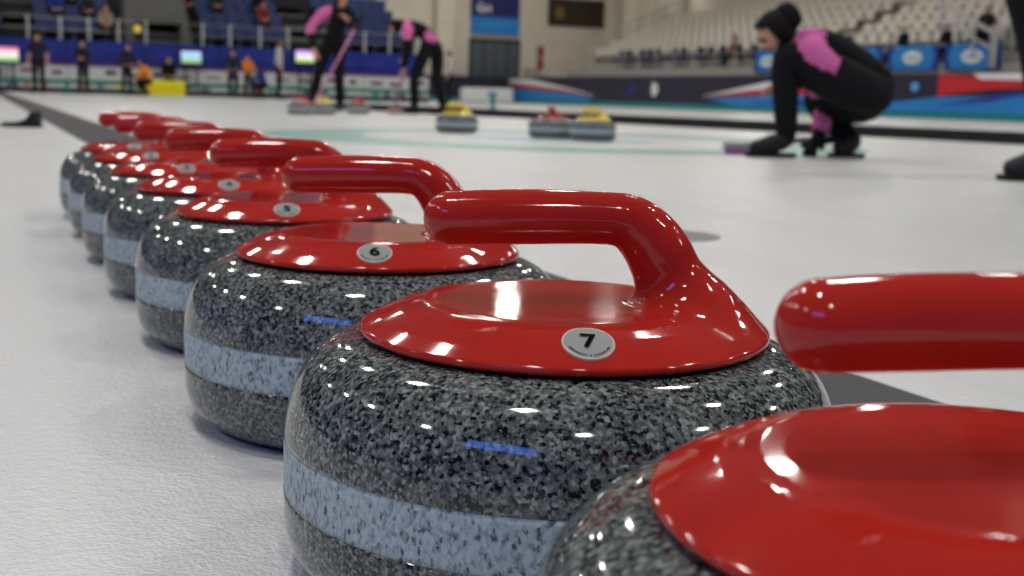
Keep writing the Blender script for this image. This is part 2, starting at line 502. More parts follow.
def stone(loc, rz, label, group, handle_mat, number=None):
    t = empty('curling_stone', loc, rz)
    tag(t, label, 'curling stone', group)
    b = link(bpy.data.objects.new('granite_body', body_me), t)
    link(bpy.data.objects.new('striking_band', band_me), b)
    h = link(bpy.data.objects.new('handle', handle_me), t)
    h.material_slots[0].link = 'OBJECT'; h.material_slots[0].material = handle_mat
    if number is not None:
        l = link(bpy.data.objects.new('number_label', LAB_DISC), h)
        l.rotation_euler = (0, 0, .07 if int(number) < 7 else 0.0)
        l['label'] = 'small round silver number label reading ' + number
        link(bpy.data.objects.new('label_rim', LAB_RIM), l)
        link(bpy.data.objects.new('rim_lettering', LAB_TXT), l)
        link(bpy.data.objects.new('number', number_mesh(number)), l)
    return t

A0 = -.3713
ROW = {8: (.0006, -.3066, .0471), 7: (.0009, -.0033, -.0056), 6: (.0004, .3174, -.0817), 5: (.0024, .6352, .0453),
       4: (.0004, .9373, .1041), 3: (-.0017, 1.2377, .1078), 2: (.0002, 1.5481, -.0047), 1: (.0054, 1.8561, .0478)}
WHICH = {8: 'red-handled granite curling stone closest to camera, cut off by the frame edge',
         7: 'red-handled granite curling stone with label number 7, whole handle in sharp focus',
         6: 'red-handled granite curling stone with label number 6, just behind number 7',
         4: 'red-handled granite curling stone fourth from the far end of the row',
         3: 'red-handled granite curling stone third from the far end of the row',
         2: 'red-handled granite curling stone second from the far end of the row',
         1: 'red-handled granite curling stone at the far end of the row, smallest and most blurred'}
WHICH[5] = 'red-handled granite curling stone directly behind number 6, its label a blurred 5'
for k in (8, 7, 6, 5, 4, 3, 2, 1):
    x, y, a = ROW[k]
    stone((x, y, -.002), A0 + a, WHICH[k], 'red-handled stones lined up along the strip', M_red, str(k) if k < 8 else None)
for (x, y, rz, mat, lab) in (
        (2.74, 7.20, -.2, M_yel, 'yellow-handled curling stone standing alone on the rings, left of the touching pair'),
        (3.075, 6.40, .9, M_red, 'red-handled curling stone tucked behind a yellow one on the rings'),
        (3.205, 6.08, -.35, M_yel, 'yellow-handled curling stone in front of a red one on the rings'),
        (2.98, 12.55, -.3, M_red, 'red-handled curling stone at the left foot of the standing sweeper'),
        (3.34, 12.95, -.4, M_yel, 'yellow-handled curling stone between the feet of the standing sweeper'),
        (3.99, 13.75, .6, M_red, 'red-handled curling stone right of the standing sweeper, far back on the ice')):
    stone((x, y, -.002), rz, lab, 'stones in play around the house', mat)

# ------------------------------------------------------------------ ice, strips, hall shell
def quad_struct(name, verts, mat, faces=((0, 1, 2, 3),)):
    o = mesh_obj(name, verts, faces, mat)
    tag(o, kind='structure'); return o
fl = mesh_obj('floor', [(-18, -14, 0), (44, -14, 0), (44, 58, 0), (-18, 58, 0)], [(0, 1, 2, 3)], M_ice); tag(fl, kind='structure')
for nm, c, s in (('wall_left', (-18.1, 22, 6), (.2, 72, 12)), ('wall_right', (44.1, 22, 6), (.2, 72, 12)),
                 ('wall_back', (13, -14.1, 6), (62.4, .2, 12))):
    tag(boxo(nm, c, s, M_wallg if nm == 'wall_right' else M_wallb), kind='structure')
tag(boxo('wall_front', (13, 58.1, 6), (62.4, .2, 12), M_conc), kind='structure')
tag(boxo('ceiling', (13, 22, 12.1), (62.4, 72.4, .2), M_ceil), kind='structure')

# flat carpet strip beside the row
bm = bmesh.new(); add_box(bm, (0, 0, .002), (.300, 46, .004), 0)
o = bm_obj('sheet_divider', bm, M_carpet); o.location = (.306, 17.0, 0); o.rotation_euler = (0, 0, 0)
tag(o, 'flat charcoal carpet strip running along the row of red stones', 'divider strip')
# foam divider beyond the house
bx, by, bx2, by2 = 7.62, 4.6, 4.65, 19.6
ang = math.atan2(by2 - by, bx2 - bx)
t = empty('foam_divider', ((bx + bx2) / 2, (by + by2) / 2, 0), ang); tag(t, 'long black foam divider lying on the ice behind the crouching curler', 'divider')
Ln = math.hypot(bx2 - bx, by2 - by)
boxo('foam_core', (0, 0, .045), (Ln, .20, .09), M_foam, t, .012)
boxo('top_strip', (0, .02, .092), (Ln, .10, .006), M_foamtop, t)
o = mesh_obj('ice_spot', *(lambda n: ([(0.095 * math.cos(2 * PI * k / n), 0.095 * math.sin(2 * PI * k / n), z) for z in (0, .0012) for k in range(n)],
        [tuple(range(n, 2 * n))] + [(k, (k + 1) % n, n + (k + 1) % n, n + k) for k in range(n)]))(40), pm('grey_spot', srgb(112, 108, 106), .5, .3))
o.location = (.908, 1.372, .0)  # thin dark grey disc lying flat on the ice
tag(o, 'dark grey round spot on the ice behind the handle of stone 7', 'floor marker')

# hack: rubber foothold, seen at the far left
t = empty('foot_hack', (-.03, 7.0, 0), -.42)
tag(t, 'black rubber foot hack on the ice left of the carpet strip', 'foothold')
bm = bmesh.new()
add_prism(bm, [(-.11, .0), (.09, .0), (.085, .085), (.06, .08), (.03, .04), (-.03, .022), (-.105, .020)], (0, -.05, .006), (1, 0, 0), (0, 0, 1), (0, 1, 0), .10)
bm_obj('rubber_block', bm, M_rubber, t)
boxo('base_plate', (-.01, 0, .004), (.22, .13, .008), M_black, t)

# ------------------------------------------------------------------ far boards, screens, stand (facing us at y = 40)
M_panel = pm('pale_panel', srgb(190, 192, 192), .5, .35, noise=.12, nscale=2.5)
def ad_panel(x0, x1, k):
    t = empty('advertising_board', ((x0 + x1) / 2, 40, 0)); w = x1 - x0 - .02
    boxo('panel', (0, 0, .46), (w, .06, .80), M_panel, t, .008)
    boxo('teal_stripe', (0, -.035, .36), (w, .012, .13), M_tealg, t)
    boxo('base_strip', (0, -.035, .08), (w, .012, .16), M_foam, t)
    boxo('top_trim', (0, -.01, .895), (w, .09, .09), M_purple, t)
    cols = [M_vred, M_royal, M_teal, M_yvin, M_purple, M_dkgrey]
    r = random.Random(k)
    x = -w / 2 + .25
    while x < w / 2 - .4:
        l = r.uniform(.18, .4)
        bm = bmesh.new(); add_box(bm, (x + l / 2, -.034, .23 + r.uniform(-.01, .02)), (l, .01, r.uniform(.06, .1)))
        bm_obj('logo', bm, cols[r.randrange(6)], t)
        x += l + r.uniform(.12, .35)
    for q in range(3):
        bm = bmesh.new(); add_box(bm, (-w / 3 + q * w / 3 + r.uniform(-.1, .1), -.034, .62 + r.uniform(-.04, .06)), (r.uniform(.2, .5), .01, r.uniform(.07, .14)))
        bm_obj('logo', bm, [M_dkgrey, M_purple, M_wallg][r.randrange(3)], t)
    return t
PLACE_AD = ['at the far left edge of the ice', 'behind the player with bare red arms', 'behind the slim player in black', 'behind the crouching player in orange',
            'behind the yellow block', 'under the middle screen', 'behind the small group of four players', 'left of the standing sweeper', 'behind the legs of the standing sweeper', 'between the two sweepers', 'behind the bending sweeper']
xs = [-2.4 + 2.4 * k for k in range(8)]
for k in range(7):
    t = ad_panel(xs[k], xs[k + 1], k)
    tag(t, 'white rink-side advertising board with teal stripe, ' + ['partly outside the left picture edge', 'behind the player with bare red arms', 'behind the yellow block', 'below the middle lit screen', 'behind the group of four small players', 'behind the legs of the standing sweeper', 'behind the bending sweeper'][k], 'advertising board', 'white boards along the far rink end')
for k in range(7):
    x0, x1 = xs[k], xs[k + 1]
    t = empty('railing_banner', ((x0 + x1) / 2, 40.45, 0))
    boxo('cloth', (0, 0, 1.28), (2.36, .03, .74), M_royal, t)
    r = random.Random(30 + k)
    for q in range(2):
        bm = bmesh.new()
        cx = -.6 + 1.2 * q
        add_prism(bm, [(cx + .30 * math.cos(a), 1.28 + .10 * math.sin(a)) for a in np.linspace(0, 2 * PI, 17)[:-1]], (0, -.015, 0), (1, 0, 0), (0, 0, 1), (0, -1, 0), .006)
        bm_obj('emblem', bm, M_vdeep, t)
    tag(t, 'royal blue banner below the blue seats, ' + ['left of the first lit screen', 'above the player with bare red arms', 'above the yellow block', 'around the middle lit screen', 'above the group of four small players', 'behind the standing sweeper', 'behind the bending sweeper'][k], 'banner', 'royal blue banners under the far stand')

def screen(x, z, w, h, cols, label):
    t = empty('display_screen', (x, 39.6, 0)); tag(t, label, 'screen', 'lit screens along the far boards')
    boxo('casing', (0, 0, z), (w + .06, .08, h + .06), M_black, t, .01)
    n = len(cols)
    m = bpy.data.materials.new('screen_picture'); m.use_nodes = True
    nt = m.node_tree; b = nt.nodes['Principled BSDF']
    tc = nt.nodes.new('ShaderNodeTexCoord'); sp = nt.nodes.new('ShaderNodeSeparateXYZ')
    nt.links.new(tc.outputs['Generated'], sp.inputs[0])
    r = ramp(nt, sp.outputs['Z'], [((q + .5) / n, c) for q, c in enumerate(cols)])
    nt.links.new(r.outputs['Color'], b.inputs['Emission Color']); b.inputs['Emission Strength'].default_value = 1.1
    b.inputs['Base Color'].default_value = (0.02, 0.02, 0.02, 1)
    boxo('display', (0, -.045, z), (w, .01, h), m, t)
    for s in (-1, 1):
        boxo('leg', (s * w * .3, .02, z / 2 - h / 4), (.05, .05, z - h / 2), M_black, t)
screen(.60, 1.13, .74, .42, [srgb(150, 205, 120), srgb(235, 240, 225), srgb(250, 225, 240), srgb(225, 120, 160)], 'lit screen with a pink and green picture at the left picture edge')
screen(6.12, 1.24, .62, .36, [srgb(150, 190, 90), srgb(170, 220, 210), srgb(140, 200, 250), srgb(200, 225, 250)], 'lit screen with a pale blue and green picture above the yellow block')
screen(9.84, 1.42, .62, .40, [srgb(170, 210, 40), srgb(235, 240, 235), srgb(240, 220, 250), srgb(190, 130, 230)], 'lit screen with a violet and lime picture left of the standing sweeper')

# yellow block
t = empty('yellow_block', (5.08, 38.7, 0)); tag(t, 'bright yellow low block at the far end of the ice', 'block')
boxo('padded_block', (0, 0, .24), (1.34, .5, .46), M_yvin, t, .03)
boxo('base', (0, 0, .01), (1.30, .46, .02), M_black, t)
boxo('seam_band', (0, -.252, .24), (1.30, .006, .05), pm('yellow_seam', srgb(196, 182, 20), .6), t)

# far stand
def stand_steps(name, n, x0, x1, y0, dz0, tread, rise, mat, axis='Y'):
    pts = [(0, 0)]
    for k in range(n):
        pts += [(k * tread, dz0 + k * rise), ((k + 1) * tread, dz0 + k * rise)]
    pts += [(n * tread, 0)]
    bm = bmesh.new()
    if axis == 'Y':
        add_prism(bm, pts, (x0, y0, 0), (0, 1, 0), (0, 0, 1), (1, 0, 0), x1 - x0)
    else:
        add_prism(bm, pts, (y0, x0, 0), (1, 0, 0), (0, 0, 1), (0, 1, 0), x1 - x0)
    return tag(bm_obj(name, bm, mat), kind='structure')
stand_steps('floor_far_stand', 6, -18, 14.3, 40.48, 1.55, .85, .45, M_concd)
tag(boxo('wall_far_stand', (-1.85, 46.0, 4.5), (32.3, .2, 9), M_wallg), kind='structure')

def seat_mesh_parts(mat, w=.44):
    t = empty('stadium_seat', (0, 0, 0))
    bm = bmesh.new(); add_box(bm, (0, -.02, .40), (w, .40, .05), bevel=.015); bm_obj('seat', bm, mat, t)
    bm = bmesh.new(); add_box(bm, (0, .20, .62), (w, .05, .42), bevel=.018, rot=Matrix.Rotation(-.16, 3, 'X')); bm_obj('backrest', bm, mat, t)
    bm = bmesh.new(); add_box(bm, (0, .10, .19), (.06, .06, .38)); add_box(bm, (0, .04, .365), (.30, .28, .03)); bm_obj('bracket', bm, M_alu, t)
    return t
proto = seat_mesh_parts(M_seatb)
proto['label'] = 'blue plastic stadium seat in the far stand behind the ice'
tag(proto, None, 'stadium seat', 'blue seats in the far stand')
first = True
ROWN = ['front row', 'second row', 'third row', 'fourth row']
def far_clear(x):
    return (.55 < x < 1.75) or (3.95 < x < 6.6) or (9.7 < x < 10.9)
for k in range(4):
    nrow = 0
    for j in range(34):
        x = -1.6 + .48 * j
        if far_clear(x) or x > 14.0: continue
        s = proto if first else copy_tree(proto)
        first = False
        s.location = (x, 40.7 + .85 * k + .45, 1.55 + .45 * k)
        blk = 'left of the stepped aisle' if x < .6 else 'between the stepped aisle and the concrete doorway' if x < 4.1 else 'right of the concrete doorway' if x < 9.8 else 'nearest the concrete wall'
        s['label'] = 'blue stadium seat, %s of far stand, %s' % (ROWN[k], blk)
        s['group'] = 'blue stadium seats, %s, %s' % (ROWN[k], blk)
# aisle steps
for (xa, lab) in ((1.15, 'grey aisle steps between blue seats at the far left'), (10.3, 'grey aisle steps between blue seats left of the standing sweeper')):
    t = empty('aisle_steps', (xa, 40.7, 1.55)); tag(t, lab, 'steps')
    for k in range(8):
        boxo('step', (0, .42 + .425 * k, .115 + .225 * k - .11), (1.0, .43, .225), M_concf, t)
# concrete doorway (vomitory) in the stand
t = empty('concrete_doorway', (5.3, 40.9, 1.55)); tag(t, 'grey concrete doorway with dark opening set into the far stand', 'doorway')
bm = bmesh.new()
add_prism(bm, [(-1.05, 0), (-.75, 0), (-.75, .85), (.72, .85), (.72, 0), (1.12, 0), (.78, 1.75), (-1.05, 1.75)], (0, 0, 0), (1, 0, 0), (0, 0, 1), (0, 1, 0), 1.4)
bm_obj('concrete_frame', bm, M_concf, t)
boxo('dark_opening', (0, .9, .43), (1.47, .04, .84), M_black, t)
boxo('rail', (0, -.02, .20), (1.5, .04, .05), M_alu, t)
tl = empty('warning_light', (4.62, 40.82, 2.12)); tag(tl, 'round yellow light at the left of the concrete doorway', 'lamp')
bm = bmesh.new(); add_lathe(bm, [(0, -.02), (.11, -.02), (.12, .03), (.07, .09), (0, .11)], 20)
o = bm_obj('lens', bm, emit('lens_glow', srgb(235, 205, 90), .75), tl, True); o.rotation_euler = (PI / 2, 0, 0)
bm = bmesh.new(); add_lathe(bm, [(0, -.05), (.14, -.05), (.14, -.02), (0, -.02)], 20)
o = bm_obj('housing', bm, M_black, tl); o.rotation_euler = (PI / 2, 0, 0)
bm = bmesh.new(); add_box(bm, (0, 0.03, -.3), (.05, .05, .56)); bm_obj('post', bm, M_black, tl)
# front rail posts of the stand
t = empty('stand_railing', (0, 40.52, 1.55)); tag(t, 'white steel railing along the front of the blue seats', 'railing')
bm = bmesh.new(); add_tube(bm, (-2, 0, .78), (14.2, 0, .78), .02, 8); add_tube(bm, (-2, 0, .42), (14.2, 0, .42), .015, 8); bm_obj('top_rail', bm, M_alu, t)
for x in (-1.3, .2, 1.3, 2.25, 3.1, 4.0, 4.85, 6.65, 7.55, 8.55, 9.5, 10.9, 12.2, 13.1, 14.1):
    boxo('post', (x, 0, .42), (.08, .05, .84), M_rail, t, .01)

# ------------------------------------------------------------------ concrete end wall: door, hanging banner, board, columns
t = empty('door_1', (24.5, 57.95, 0)); tag(t, kind='structure')
boxo('door_frame', (0, 0, 1.62), (2.85, .12, 3.24), M_foam, t)
for q in range(4):
    f = boxo('door_leaf', (-1.02 + .68 * q, -.08, 1.55), (.62, .06, 3.0), M_glassd, t)
    boxo('door_handle', (-1.02 + .68 * q + (.24 if q % 2 == 0 else -.24), -.13, 1.1), (.04, .05, .5), M_alu, f)
t = empty('hanging_banner', (24.45, 57.85, 3.5)); tag(t, 'tall blue hanging banner with white lettering above the dark doors', 'banner')
boxo('upper_cloth', (0, 0, 1.42), (2.72, .03, 1.20), pm('dark_blue_cloth', srgb(32, 40, 96), .6), t)
boxo('lower_cloth', (0, 0, .40), (2.72, .03, .86), M_bblue, t)
boxo('hanging_rod', (0, 0, 2.05), (2.9, .05, .05), M_alu, t)
vs, fs = text_mesh('Gri', .62, 0, .012)
o = mesh_obj('lettering', [(v[0] - .65, -.022, v[1] + 1.25) for v in vs], fs, M_vwhite, t)
bm = bmesh.new()
add_prism(bm, [(-.9, .45), (.3, .52), (1.1, .62), (1.1, .56), (.3, .44), (-.9, .38)], (0, -.02, 0), (1, 0, 0), (0, 0, 1), (0, -1, 0), .006)
bm_obj('white_swoosh', bm, M_sky, t)
t = empty('wall_board', (29.15, 57.9, 4.8)); tag(t, 'dark brown wide board hung high on the concrete wall', 'wall board')
boxo('board', (0, 0, 0), (3.1, .06, 1.25), M_pict, t)
boxo('board_frame', (0, .02, 0), (3.3, .05, 1.4), M_concd, t)
boxo('bright_patch', (-1.0, -.035, -.05), (.5, .01, .6), pm('ochre_patch', srgb(130, 104, 50), .6), t)
for k, (x, w, m_, lab) in enumerate(((32.2, .8, M_conc, 'grey concrete column right of the brown board'), (21.6, .9, M_conc, 'grey concrete column left of the dark doors'))):
    bm = bmesh.new(); add_box(bm, (0, 0, 6), (w, .5, 12), bevel=.05)
    o = bm_obj('concrete_column', bm, m_); o.location = (x, 57.7, 0); tag(o, lab, 'column')
for (x, y, w, lab) in ((32.05, 54.0, .8, 'pale cream column rising above the beige seats, left of the wider pair'), (33.9, 54.0, .85, 'pale cream column rising above the beige seats, right beside its neighbour'), (37.6, 54.0, .5, 'narrow pale column above the head of the crouching curler')):
    t = empty('cream_column', (x, y, 0)); tag(t, lab, 'column')
    bm = bmesh.new(); add_box(bm, (0, 0, 6), (w, w, 12), bevel=.06); bm_obj('shaft', bm, M_cream, t)
    bm = bmesh.new(); add_box(bm, (0, 0, 3.2), (w + .16, w + .16, .12), bevel=.02); bm_obj('collar', bm, M_cream, t)

# ------------------------------------------------------------------ side boards with the coloured pattern (x = 25)
BX = 25.0
def side_board(y0, y1, parts, label, emblem=False, x=BX, along='Y'):
    if along == 'Y':
        o = (x, y1, 0); u = (0, -1, 0); n = (-1, 0, 0)
    else:
        o = (y0, x, 0); u = (1, 0, 0); n = (0, -1, 0)
    L = y1 - y0
    t = empty('rink_board', (0, 0, 0)); tag(t, label, 'rink board', 'printed boards along the right side of the rink')
    U, N = Vector(u), Vector(n)
    def pr(name, pts, d, mat):
        bm = bmesh.new(); add_prism(bm, pts, Vector(o) + N * d, u, (0, 0, 1), n, .012); return bm_obj(name, bm, mat, t)
    bm = bmesh.new(); add_prism(bm, [(.01, 0), (L - .01, 0), (L - .01, 1.28), (.01, 1.28)], o, u, (0, 0, 1), -N, .08); bm_obj('panel', bm, M_navy, t)
    pr('kick_plate', [(.01, 0), (L - .01, 0), (L - .01, .2), (.01, .2)], 0, M_teal)
    d = .013
    for nm, mat, pts in parts:
        pr(nm, pts, d, mat); d += .0125
    if emblem:
        e = (L * emblem)
        pts = [(e + r * math.cos(a) * 1.0, .72 + r * math.sin(a)) for a, r in zip(np.linspace(0, 2 * PI, 15)[:-1], [.34, .26, .36, .22, .38, .3, .2, .3, .16, .34, .22, .3, .2, .28])]
        pr('white_emblem', pts, d, M_vwhite)
        q = e - 2.2
        pr('violet_swirl', [(q - .7, .45), (q - .1, .6), (q + .5, .95), (q + .75, 1.0), (q + .5, .7), (q, .5)], d, M_vdeep)
    return t
# u runs from the far end towards the camera
# far corner board: blue triangle fading to a point at the right
side_board(44.6, 57, [('blue_field', M_bblue, [(.0, .2), (8.6, .2), (9.4, .38), (6.0, .62), (.0, .78)]),
                      ('red_stripe', M_vred, [(.0, .78), (6.0, .60), (9.6, .42), (6.0, .74), (.0, 1.0)]),
                      ('white_stripe', M_vwhite, [(.0, 1.0), (6.0, .74), (9.8, .44), (6.0, .86), (2.4, 1.22), (.0, 1.22)])],
           'navy rink board with a blue, red and white wedge below the concrete wall')
side_board(39.0, 44.6, [], 'plain navy rink board with white emblem and violet swirl, between two coloured wedges', emblem=.40)
side_board(30.2, 39.0, [('blue_field', M_bblue, [(.4, .42), (2.4, .2), (8.79, .2), (8.79, .62), (4.5, .60)]),
                        ('deep_wave', M_vdeep, [(3.2, .3), (6.0, .42), (8.79, .5), (8.79, .4), (6.0, .26)]),
                        ('red_stripe', M_vred, [(.4, .46), (4.5, .62), (8.79, .66), (8.79, 1.12), (5.2, .86)]),
                        ('white_stripe', M_vwhite, [(.2, .50), (5.0, .86), (8.0, 1.14), (8.79, 1.16), (8.79, 1.26), (6.6, 1.26), (4.2, 1.02)])],
           'rink board with blue, red and white wedge left of the crouching curler')
side_board(26.4, 30.2, [('blue_field', M_bblue, [(.0, .2), (3.79, .2), (3.79, .62), (1.9, .44)]),
                        ('light_blue_dot', M_sky, [(2.85 + .17 * math.cos(a), .9 + .14 * math.sin(a)) for a in np.linspace(0, 2 * PI, 13)[:-1]])],
           'dark navy rink board with pale blue dot, right of the crouching curler')
side_board(18.0, 26.4, [('blue_field', M_bblue, [(.0, .2), (8.39, .2), (8.39, .8), (.0, .62)]),
                        ('deep_wave', M_vdeep, [(.0, .36), (2.4, .74), (4.0, .84), (2.0, .52)]),
                        ('red_stripe', M_vred, [(.0, .64), (2.0, .84), (5.5, .92), (8.39, .86), (8.39, 1.0), (4.0, 1.06), (.0, 1.26)]),
                        ('white_stripe', M_vwhite, [(1.3, 1.27), (1.6, 1.12), (4.0, 1.07), (8.39, 1.0), (8.39, 1.27)])],
           'rink board with red, white and blue wedge at the right picture edge')
side_board(14.4, 18.6, [('violet_band', M_purple, [(.0, .95), (4.19, .95), (4.19, 1.2), (.0, 1.2)])], 'navy cross board with violet band at the end of the far stand', x=56.9, along='X')
side_board(18.6, 24.9, [], 'navy cross board below the dark doors', x=56.9, along='X')

# white box with rounded lid at the corner
t = empty('white_barrier', (23.0, 55.3, 0)); tag(t, 'long low white barrier block at the corner of the rink', 'barrier')
boxo('block', (0, 0, .36), (2.7, .5, .68), M_vwhite, t, .1)
boxo('base_rail', (0, 0, .02), (2.6, .46, .04), M_foam, t)
boxo('blue_mark', (.2, -.255, .42), (.5, .012, .18), M_bblue, t)

# teal markers on the ice
def marker(x, y, label):
    t = empty('teal_marker', (x, y, 0)); tag(t, label, 'marker', 'teal markers standing on the ice')
    bm = bmesh.new(); add_lathe(bm, [(0, 0), (.09, 0), (.09, .02), (.04, .04), (.035, .16), (.06, .2), (.06, .25), (.03, .29), (0, .29)], 20); bm_obj('post', bm, M_tealg, t, True)
    bm = bmesh.new(); add_lathe(bm, [(.061, .205), (.064, .21), (.064, .24), (.061, .245)], 20); bm_obj('collar', bm, M_teal, t, True)
marker(9.35, 22.2, 'small teal marker standing left of the red and yellow pair of stones')
marker(2.0, 34.5, 'small teal marker beside the player with bare red arms')
marker(10.6, 34.0, 'small teal marker behind the right leg of the standing sweeper')

# ------------------------------------------------------------------ right stand (beige seats)
stand_steps('floor_side_stand', 8, 22, 52.9, 26.2, 1.62, .80, .36, M_conc2, axis='X')
tag(boxo('wall_side_stand', (33.0, 36.2, 3.2), (.2, 28.6, 6.4), M_conc), kind='structure')
proto2 = seat_mesh_parts(M_seatw, .46)
tag(proto2, None, 'stadium seat')
first = True
RN2 = ['second row', 'third row', 'fourth row', 'fifth row', 'sixth row', 'top row']
for k in range(6):
    for j in range(45):
        y = 26.9 + .62 * j
        if y > 52.5: continue
        if 34.2 < y < 35.2: continue
        s = proto2 if first else copy_tree(proto2); first = False
        s.location = (26.2 + .8 * (k + 1) + .42, y, 1.62 + .36 * (k + 1)); s.rotation_euler = (0, 0, -PI / 2)
        far = 'left of the crouching curler' if y > 35 else 'right of the crouching curler'
        s['label'] = 'beige stadium seat in the %s of the right stand, %s' % (RN2[k], far)
        s['group'] = 'beige stadium seats, %s, %s' % (RN2[k], far)
# aisle of the right stand
t = empty('aisle_steps', (26.6, 34.7, 1.62)); tag(t, 'pale aisle steps between beige seats behind the head of the crouching curler', 'steps')
for k in range(12):
    boxo('step', (.6 + .4 * k, 0, .09 + .18 * k), (.4, .9, .18), M_conc2, t)
# front row: dark navy chairs on the landing
def chair():
    t = empty('navy_chair', (0, 0, 0)); tag(t, None, 'chair')
    bm = bmesh.new(); add_box(bm, (0, 0, .45), (.44, .44, .07), bevel=.02); bm_obj('seat', bm, M_seatn, t)
    bm = bmesh.new(); add_box(bm, (0, .2, .70), (.44, .06, .40), bevel=.02); bm_obj('backrest', bm, M_seatn, t)
    for sx in (-1, 1):
        for sy in (-1, 1):
            bm = bmesh.new(); add_tube(bm, (sx * .18, sy * .18, 0), (sx * .18, sy * .18, .43), .015, 8); bm_obj('leg', bm, M_alu, t)
    return t
ch = chair(); first = True
for j, y in enumerate([35.4, 36.1, 36.8, 37.5, 38.2, 39.3, 40.4, 41.2, 42.0, 43.3, 44.0, 45.4, 46.1, 46.8, 47.9, 48.6]):
    s = ch if first else copy_tree(ch); first = False
    s.location = (26.68, y, 1.62); s.rotation_euler = (0, 0, -PI / 2 + .0)
    side = 'behind the plain navy board' if y > 39 else 'left of the crouching curler'
    s['label'] = 'navy chair on the front landing of the right stand, ' + side; s['group'] = 'navy chairs, ' + side
# railing in front, stair rails, blue banners
t = empty('stand_railing', (26.24, 0, 1.62)); tag(t, 'pale steel railing along the front of the beige stand', 'railing')
bm = bmesh.new(); add_tube(bm, (0, 22.2, 1.0), (0, 51.6, 1.0), .025, 8); add_tube(bm, (0, 22.2, .55), (0, 51.6, .55), .018, 8); bm_obj('top_rail', bm, M_rail, t)
for j in range(20):
    bm = bmesh.new(); add_tube(bm, (0, 22.4 + 1.47 * j, 0), (0, 22.4 + 1.47 * j, 1.0), .022, 8); bm_obj('post', bm, M_rail, t)
def stair_rail(pts, label, r=.035):
    t = empty('stair_railing', pts[0]); tag(t, label, 'railing')
    a = Vector(pts[0])
    bm = bmesh.new()
    for p, q in zip(pts[:-1], pts[1:]): add_tube(bm, Vector(p) - a, Vector(q) - a, r, 8)
    bm_obj('hand_rail', bm, M_rail, t)
    bm = bmesh.new()
    for p, q in zip(pts[:-1], pts[1:]): add_tube(bm, Vector(p) - a - Vector((0, 0, .45)), Vector(q) - a - Vector((0, 0, .45)), r * .7, 8)
    bm_obj('lower_rail', bm, M_rail, t)
    for p, q in zip(pts[:-1], pts[1:]):
        n = max(2, int((Vector(q) - Vector(p)).length / .7))
        for i in range(n + 1):
            c = Vector(p).lerp(Vector(q), i / n) - a
            bm = bmesh.new(); add_tube(bm, c, c - Vector((0, 0, .95)), r * .8, 8); bm_obj('post', bm, M_rail, t)
stair_rail([(26.02, 56.0, 2.90), (26.02, 53.2, 1.75)], 'pale sloping stair railing at the far left end of the right stand')
stair_rail([(27.4, 52.8, 3.1), (33.0, 52.8, 5.6)], 'long pale railing climbing the far end of the beige stand')
stair_rail([(26.0, 27.6, 3.42), (26.0, 25.6, 2.45), (26.0, 25.4, 2.42)], 'thick pale stair railing at the right edge of the beige stand', .06)
t = empty('stand_stairs', (25.6, 53.0, 0)); tag(t, 'pale steps at the far left end of the right stand', 'steps')
for k in range(7):
    boxo('step', (0.0, .22 + .42 * k, (.8 + .16 * k) / 2), (.7, .42, .8 + .16 * k), M_conc2, t)
t = empty('red_flag', (25.4, 54.2, 1.3)); tag(t, 'narrow red flag standing beside the sloping stair railing', 'flag')
bm = bmesh.new(); add_prism(bm, [(-.16, .35), (.16, .35), (.16, .8), (.05, .95), (.16, 1.05), (.16, 1.5), (-.16, 1.5), (-.16, 1.05), (-.05, .95), (-.16, .8)], (0, 0, 0), (.91, -.4, 0), (0, 0, 1), (.4, .91, 0), .02); bm_obj('cloth', bm, pm('flag_red', srgb(140, 40, 46), .7), t)
bm = bmesh.new(); add_tube(bm, (-.17, .03, -1.3), (-.17, .03, 1.55), .02, 8); bm_obj('pole', bm, M_alu, t)
for (y0, y1, lab) in ((35.5, 37.1, 'pale blue banner on the stand railing, left of the crouching curler face'), (30.2, 32.1, 'blue banner with white oval on the stand railing, above the back of the crouching curler'), (27.75, 29.9, 'blue banner with white oval on the stand railing, middle of three'), (25.3, 27.45, 'blue banner with white oval on the stand railing, nearest the thick stair railing')):
    t = empty('railing_banner', (26.12, (y0 + y1) / 2, 1.45)); tag(t, lab, 'banner', 'blue banners on the right stand railing')
    L = y1 - y0
    boxo('cloth', (0, 0, .36), (.03, L, .74), M_bblue, t)
    bm = bmesh.new(); add_prism(bm, [(.42 * math.cos(a), .36 + .2 * math.sin(a)) for a in np.linspace(0, 2 * PI, 25)[:-1]], (-.015, 0, 0), (0, 1, 0), (0, 0, 1), (-1, 0, 0), .008); bm_obj('white_oval', bm, M_vwhite, t)
    bm = bmesh.new(); add_prism(bm, [(-.30, .33), (.28, .33), (.30, .39), (-.28, .39)], (-.024, 0, 0), (0, 1, 0), (0, 0, 1), (-1, 0, 0), .006); bm_obj('oval_mark', bm, M_sky, t)
    for s in (-1, 1):
        bm = bmesh.new(); add_prism(bm, [(s * L / 2, 0), (s * (L / 2 - .25), .0), (s * (L / 2 - .12), .36), (s * (L / 2 - .3), .72), (s * L / 2, .72)], (-.015, 0, 0), (0, 1, 0), (0, 0, 1), (-1, 0, 0), .006); bm_obj('corner_wave', bm, M_vdeep, t)

# ------------------------------------------------------------------ LED board hung behind the camera
t = empty('hanging_display_board', (-6.6, -5.3, 5.5), math.radians(127)); tag(t, 'long blue lit display board hanging from the ceiling behind the viewer', 'screen')
boxo('casing', (0, .12, .65), (5.0, .2, 1.75), M_black, t, .02)
boxo('display', (0, .01, .65), (4.8, .02, 1.55), emit('led_blue', (0.07, 0.22, 0.95, 1), 7.0), t)
for sx in (-2.2, 2.2):
    bm = bmesh.new(); add_tube(bm, (sx, .12, 1.3), (sx, .12, 6.49), .02, 8); bm_obj('hanging_cable', bm, M_alu, t)

